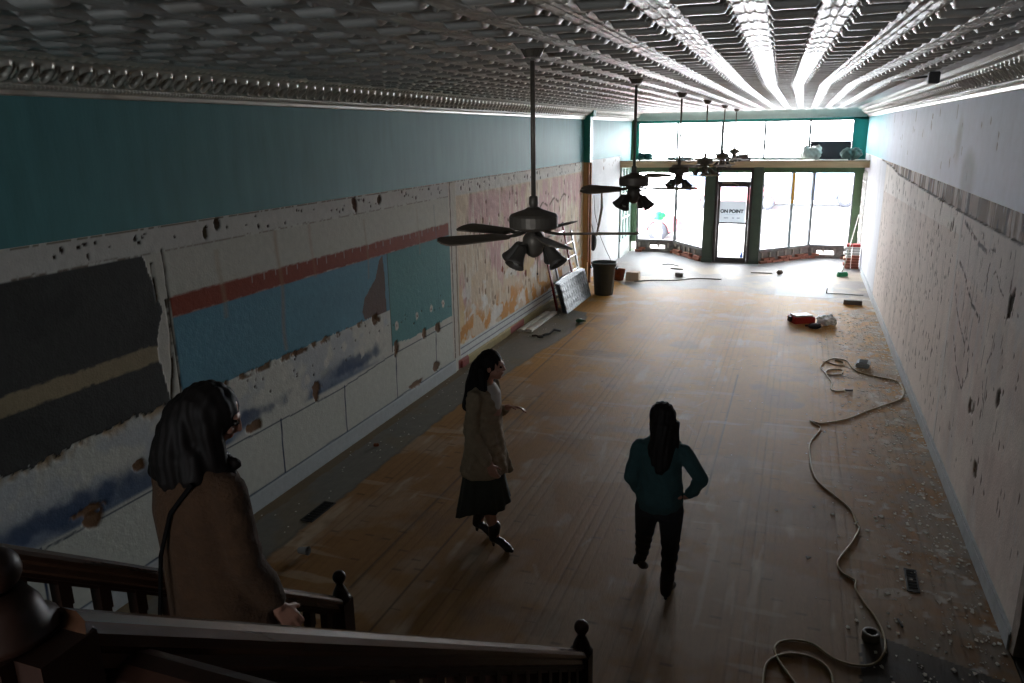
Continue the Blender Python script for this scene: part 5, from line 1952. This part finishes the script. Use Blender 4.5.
# red and white litter + plastic bag
t = thing('toolbox', 'red box with white top lying on the ochre floor', 'box', (.22, 14.55, 0), .5)
b = MB()
b.box(-.20, .20, -.14, .14, 0, .12)
b.bevel(.012)
b.build('box_body', mat('red_plastic', (168, 36, 30), .5), t)
b = MB()
b.box(-.17, .17, -.12, .12, .12, .15)
b.bevel(.01)
b.build('lid', mat('cream_lid', (214, 208, 196), .5), t)
b = MB()
b.box(-.24, -.19, -.05, .05, .03, .12)
b.bevel(.008)
b.build('latch', mat('black_latch', (30, 28, 28), .5), t)
b = MB()
for k in range(12):
    b.ell((random.uniform(-.16, .16), random.uniform(-.18, .18), random.uniform(.03, .10)), (random.uniform(.05, .10), random.uniform(.05, .10), random.uniform(.03, .07)), 8, Matrix.Rotation(random.random() * 3, 3, 'X'))
o = organic('plastic_bag', b, mat('white_plastic_bag', (214, 216, 220), .35, vary=.08), None, .018, 1, lambda c: .012 * np.sin(c[:, 0] * 60 + c[:, 1] * 40) * np.sin(c[:, 2] * 70))
tag(o, 'crumpled white plastic bag beside the red box', 'plastic bag').location = (.70, 14.45, .02)
b = MB()
b.ell((0, 0, .045), (.12, .10, .05), 10)
b.bar((-.15, .05, .03), (.1, .12, .05), .03, .03)
tag(b.build('dark_rag', mat('black_rag', (44, 42, 40), .8, vary=.2)), 'dark rag lying between the red box and plastic bag', 'rag').location = (.44, 14.12, 0)
b = MB()
b.box(-.17, .17, -.045, .045, 0, .09)
b.bevel(.006)
o = tag(b.build('timber_block', mat('grey_timber', (92, 84, 78), .8, vary=.2, stretch=(.5, 6, 6))), 'dark timber offcut lying near the right wall', 'offcut')
o.location = (1.18, 16.36, 0)
o.rotation_euler = (0, 0, -.05)
b = MB()
b.tube([(0, 0, .012), (.3, .01, .012), (.6, -.03, .012), (.72, -.02, .012)], .009, 6)
b.tube([(0, 0, .01), (.01, .0, .12)], .012, 6)
tag(b.build('bent_wire', mat('dark_wire', (60, 60, 60), .5)), 'bent dark wire at the edge of the whitewashed floor', 'wire').location = (.72, 17.35, 0)
# scraps on the white floor
for k, (x, y, l, a, lab) in enumerate([(-1.02 + .32, 19.5, .5, .1, 'thin dark stick on the white floor right of the door'), (-2.75, 19.55, .32, -.2, 'dark stick on the white floor before left slanting window')]):
    b = MB()
    b.bar((-l / 2, 0, .012), (l / 2, 0, .014), .035, .02)
    o = tag(b.build('wood_stick', mat('stick_%d' % k, (104, 96, 88), .8)), lab, 'stick')
    o.location = (x, y, 0)
    o.rotation_euler = (0, 0, a)
b = MB()
b.tube(spline([(0, 0), (.1, .12), (.25, .1), (.33, -.02), (.42, -.1)]), .010, 6)
tag(b.build('wire_offcut', mat('wire_offcut', (70, 70, 70), .5)), 'curled wire offcut on white floor under left window', 'wire').location = (-3.2, 20.1, 0)
b = MB()
b.tube(spline([(0, 0), (.4, .25), (.9, .4), (1.3, .75), (1.9, .8)]), .010, 6)
tag(b.build('grey_cable', mat('grey_cable', (110, 106, 100), .5)), 'grey cable crossing the white floor from the rusty pail', 'cable').location = (-3.45, 17.6, 0)
b = MB()
b.box(-.09, .09, -.06, .06, 0, .09)
b.bevel(.01)
tag(b.build('concrete_block', mat('block_grey', (126, 120, 112), .9)), 'small grey block on the white floor left of the door', 'block').location = (-2.55, 18.55, 0)
b = MB()
b.ell((0, 0, .05), (.08, .07, .05), 12)
b.box(-.05, .05, -.04, .04, .06, .11)
tag(b.build('paint_tin', mat('brown_tin', (110, 90, 76), .6)), 'squat brown tin on the white floor right of the door', 'tin').location = (-.28, 19.45, 0)

# broom with green head near the brick pier
t = thing('broom', 'broom with green head leaning by the brick pier', 'broom', (1.12, 19.55, 0))
b = MB()
b.tube([(0, .02, .10), (.30, 1.05, 1.35)], .012, 8)
b.build('handle', mat('broom_stick', (196, 190, 176), .5), t)
b = MB()
b.bar((-.10, -.04, .095), (.10, .06, .095), .05, .03)
b.build('head', mat('green_plastic', (16, 120, 70), .5), t)
b = MB()
v = []
b.bar((-.11, -.045, .04), (.11, .065, .04), .07, .08)
b.build('bristles', mat('green_bristles', (20, 110, 66), .8, vary=.2, vscale=60), t)

# brick pier stub with paint on it
t = struct(bpy.data.objects.new('trim_20', None), 'broken brick pier at right end of shopfront')
C.objects.link(t)
t.location = (1.36, 20.85, 0)
rb = [mat('pier_brick', (158, 96, 78), .85, vary=.25), mat('pier_white_brick', (206, 204, 200), .8, vary=.12), mat('pier_red_brick', (160, 50, 46), .8, vary=.15)]
for row in range(9):
    for c_ in range(2):
        b = MB()
        off = .0 if row % 2 else .05
        b.box(-.18 + c_ * .19 + off * (c_ == 0), .0 + c_ * .19 - .01, -.13, .12, row * .068 + .003, row * .068 + .062)
        b.build('brick', rb[0] if row < 4 or (row == 4 and c_) else (rb[2] if row == 8 else rb[1]), t)

# yellow sleeve on the mullion of the right slanting window, handle strip on glass
t = thing('yellow_level', 'long yellow spirit level standing against right slanting window', 'spirit level', (-.13, 21.62, 0))
b = MB()
b.box(-.03, .03, -.015, .015, 1.52, 2.42)
b.bevel(.004)
b.build('yellow_body', mat('yellow_paint', (222, 160, 40), .5), t)
b = MB()
b.box(-.028, .028, -.013, .013, 0.33, 1.52)
b.build('grey_lower_part', mat('pale_sleeve', (176, 190, 196), .4), t)
b = MB()
b.box(-.085, .085, -.004, .004, -.015, .015)
b.bevel(.003)
tag(b.build('glass_sticker', mat('black_sticker', (40, 40, 44), .5)), 'short black strip stuck on right straight shop window', 'sticker').location = (.67, 22.27, 1.32)
b = MB()
b.lathe([(.035, 0), (.04, .01), (.04, .17), (.02, .22), (.015, .26), (.001, .262)], seg=14)
tag(b.build('blue_bottle', mat('blue_plastic', (20, 80, 200), .3)), 'blue bottle standing outside the door glass, lower right', 'bottle').location = (-1.30, 21.15, 0)

# ------------------------------------------------------------------ things on the display platform
ZP = 2.605
b = MB()
b.box(.20, 1.20, 22.50, 22.53, 0, .47)
b.bevel(.004)
tag(b.build('black_board', mat('black_board', (46, 46, 54), .6, vary=.05)), 'black board standing against the upper right window', 'board').location = (0, 0, ZP)
def cloth(name, label, cat, loc, rx, ry, rz, m, seed, n=14):
    random.seed(seed)
    b = MB()
    for k in range(n):
        b.ell((random.uniform(-rx, rx) * .7, random.uniform(-ry, ry) * .6, rz * random.uniform(.3, .6)), (rx * random.uniform(.3, .5), ry * random.uniform(.4, .6), rz * random.uniform(.4, .6)), 10, Matrix.Rotation(random.random(), 3, 'X'))
    o = organic(name, b, m, None, .02, 1, lambda c: .014 * np.sin(c[:, 0] * 45 + seed) * np.sin(c[:, 1] * 30 + c[:, 2] * 50))
    zmin = min(v.co.z for v in o.data.vertices)
    for v in o.data.vertices:
        v.co.z -= zmin
    o.location = loc
    return tag(o, label, cat)
cloth('plastic_bag', 'crumpled clear plastic bag in front of the black board', 'plastic bag', (.22, 21.7, ZP), .26, .2, .30, mat('clear_bag', (196, 206, 206), .3), 3)
cloth('cloth_bundle', 'grey teal cloth bundle at right end of the platform', 'cloth', (1.20, 21.6, ZP), .28, .22, .24, mat('grey_teal_cloth', (116, 138, 136), .8, vary=.2), 5)
cloth('cloth_bundle', 'dark teal cloth bundle at left end of the platform', 'cloth', (-4.02, 21.6, ZP), .22, .2, .16, mat('teal_cloth', (56, 110, 110), .8, vary=.2), 8)
cloth('paper_pile', 'low pile of pale paper scraps on left part of platform', 'paper scraps', (-3.05, 21.5, ZP), .36, .15, .06, mat('paper_scrap', (150, 164, 168), .8, vary=.2), 9)
b = MB()
b.box(-.19, .19, -.15, .15, 0, .10)
b.box(-.22, .12, -.16, .16, .10, .15)
b.bevel(.008)
tag(b.build('carton', mat('dark_carton', (84, 72, 68), .8, vary=.15)), 'dark flattened carton on the platform behind the farthest fans', 'carton').location = (-1.42, 21.4, ZP)
b = MB()
for k in range(9):
    x = -1.0 + k * .13
    b.bar((x, random.uniform(-.03, .03), .012), (x + .14, random.uniform(-.05, .05), .014), .05, .015)
tag(b.build('crumpled_paper', mat('crumpled_paper', (150, 142, 136), .8, vary=.25)), 'strip of torn brown paper along the platform edge', 'paper').location = (0.0, 21.05, 2.632)

# ceiling bracket on the right
t = thing('ceiling_bracket', 'small black bracket and bent rod hanging from right side of ceiling', 'bracket', (1.06, 8.1, 3.87))
b = MB()
b.box(-.05, .04, -.06, .06, -.10, .0)
b.bevel(.006)
b.build('bracket_box', mat('black_metal', (40, 40, 40), .5), t)
b = MB()
b.tube([(-.02, 0, -.03), (-.12, .25, -.035), (-.28, .7, -.03)], .010, 6)
b.build('rod', mat('dark_rod', (80, 78, 74), .5), t)

# ------------------------------------------------------------------ plaster crumbs
random.seed(21)
def flake(b, x, y, s):
    a = random.random() * 6.28
    k = random.choice((3, 4, 5))
    pts = []
    for i in range(k):
        t_ = a + 6.28 * i / k
        r = s * random.uniform(.5, 1)
        pts.append((x + r * math.cos(t_), y + r * math.sin(t_) * 1.4))
    h = s * random.uniform(.06, .14)
    v = [(px, py, .001) for px, py in pts] + [(x + (px - x) * .85, y + (py - y) * .85, .002 + h) for px, py in pts]
    b.add(v, [tuple(range(k))[::-1], tuple(range(k, 2 * k))] + [(i, (i + 1) % k, k + (i + 1) % k, k + i) for i in range(k)])
b = MB()
for k in range(1500):
    d = abs(random.gauss(0, .42))
    y = random.uniform(4.6, 15.5)
    x = 1.53 - d
    if x < -.6:
        continue
    flake(b, x, y, random.choice((.006, .008, .010, .016)) * (1 + y / 20))
for k in range(160):
    flake(b, random.uniform(-2.5, 1.3), random.uniform(8, 17), random.uniform(.008, .016))
for k in range(120):
    flake(b, random.uniform(-4.5, -4.0), random.uniform(4.5, 14), random.uniform(.006, .014))
tag(b.build('plaster_crumbs', mat('crumb', (228, 222, 210), .85, vary=.2)), 'scatter of small plaster crumbs over the floor by right wall', 'plaster crumbs', kind='stuff')
CH = mat('plaster_chip', (196, 192, 182), .85, vary=.15)
cs = [(1.30, 7.62, 'pale plaster chip near the wall foot, midway along the cord bends'), (.93, 7.05, 'larger plaster chip lying alone right of the cord kink'),
      (1.26, 6.85, 'broad plaster chip near right wall above the black vent'), (1.10, 12.9, 'plaster chip on ochre floor beyond the small black box'),
      (1.08, 6.45, 'plaster chip just beyond the black floor vent'), (1.21, 5.75, 'plaster chip between the black floor vent and right wall'),
      (.36, 7.05, 'small plaster chip left of the long cord'), (.52, 6.95, 'plaster chip caught between the cord and its kink'),
      (.55, 12.9, 'plaster chip on ochre floor left of the cord loops'), (1.28, 9.1, 'plaster chip near right wall below the cord corner'),
      (1.33, 4.72, 'white plaster chip in the dark bottom right corner'), (1.18, 4.95, 'folded plaster chip on the dark sheet at bottom right'),
      (.86, 5.75, 'small plaster chip left of the black floor vent'), (.30, 6.1, 'lone plaster chip on the boards left of the lower cord bend')]
for i, (x, y, lb_) in enumerate(cs):
    b = MB()
    flake(b, 0, 0, .036 if i % 2 else .026)
    o = tag(b.build('plaster_chip', CH), lb_, 'plaster chip', 'large plaster chips on the floor')
    o.location = (x, y, 0)
random.seed(1)
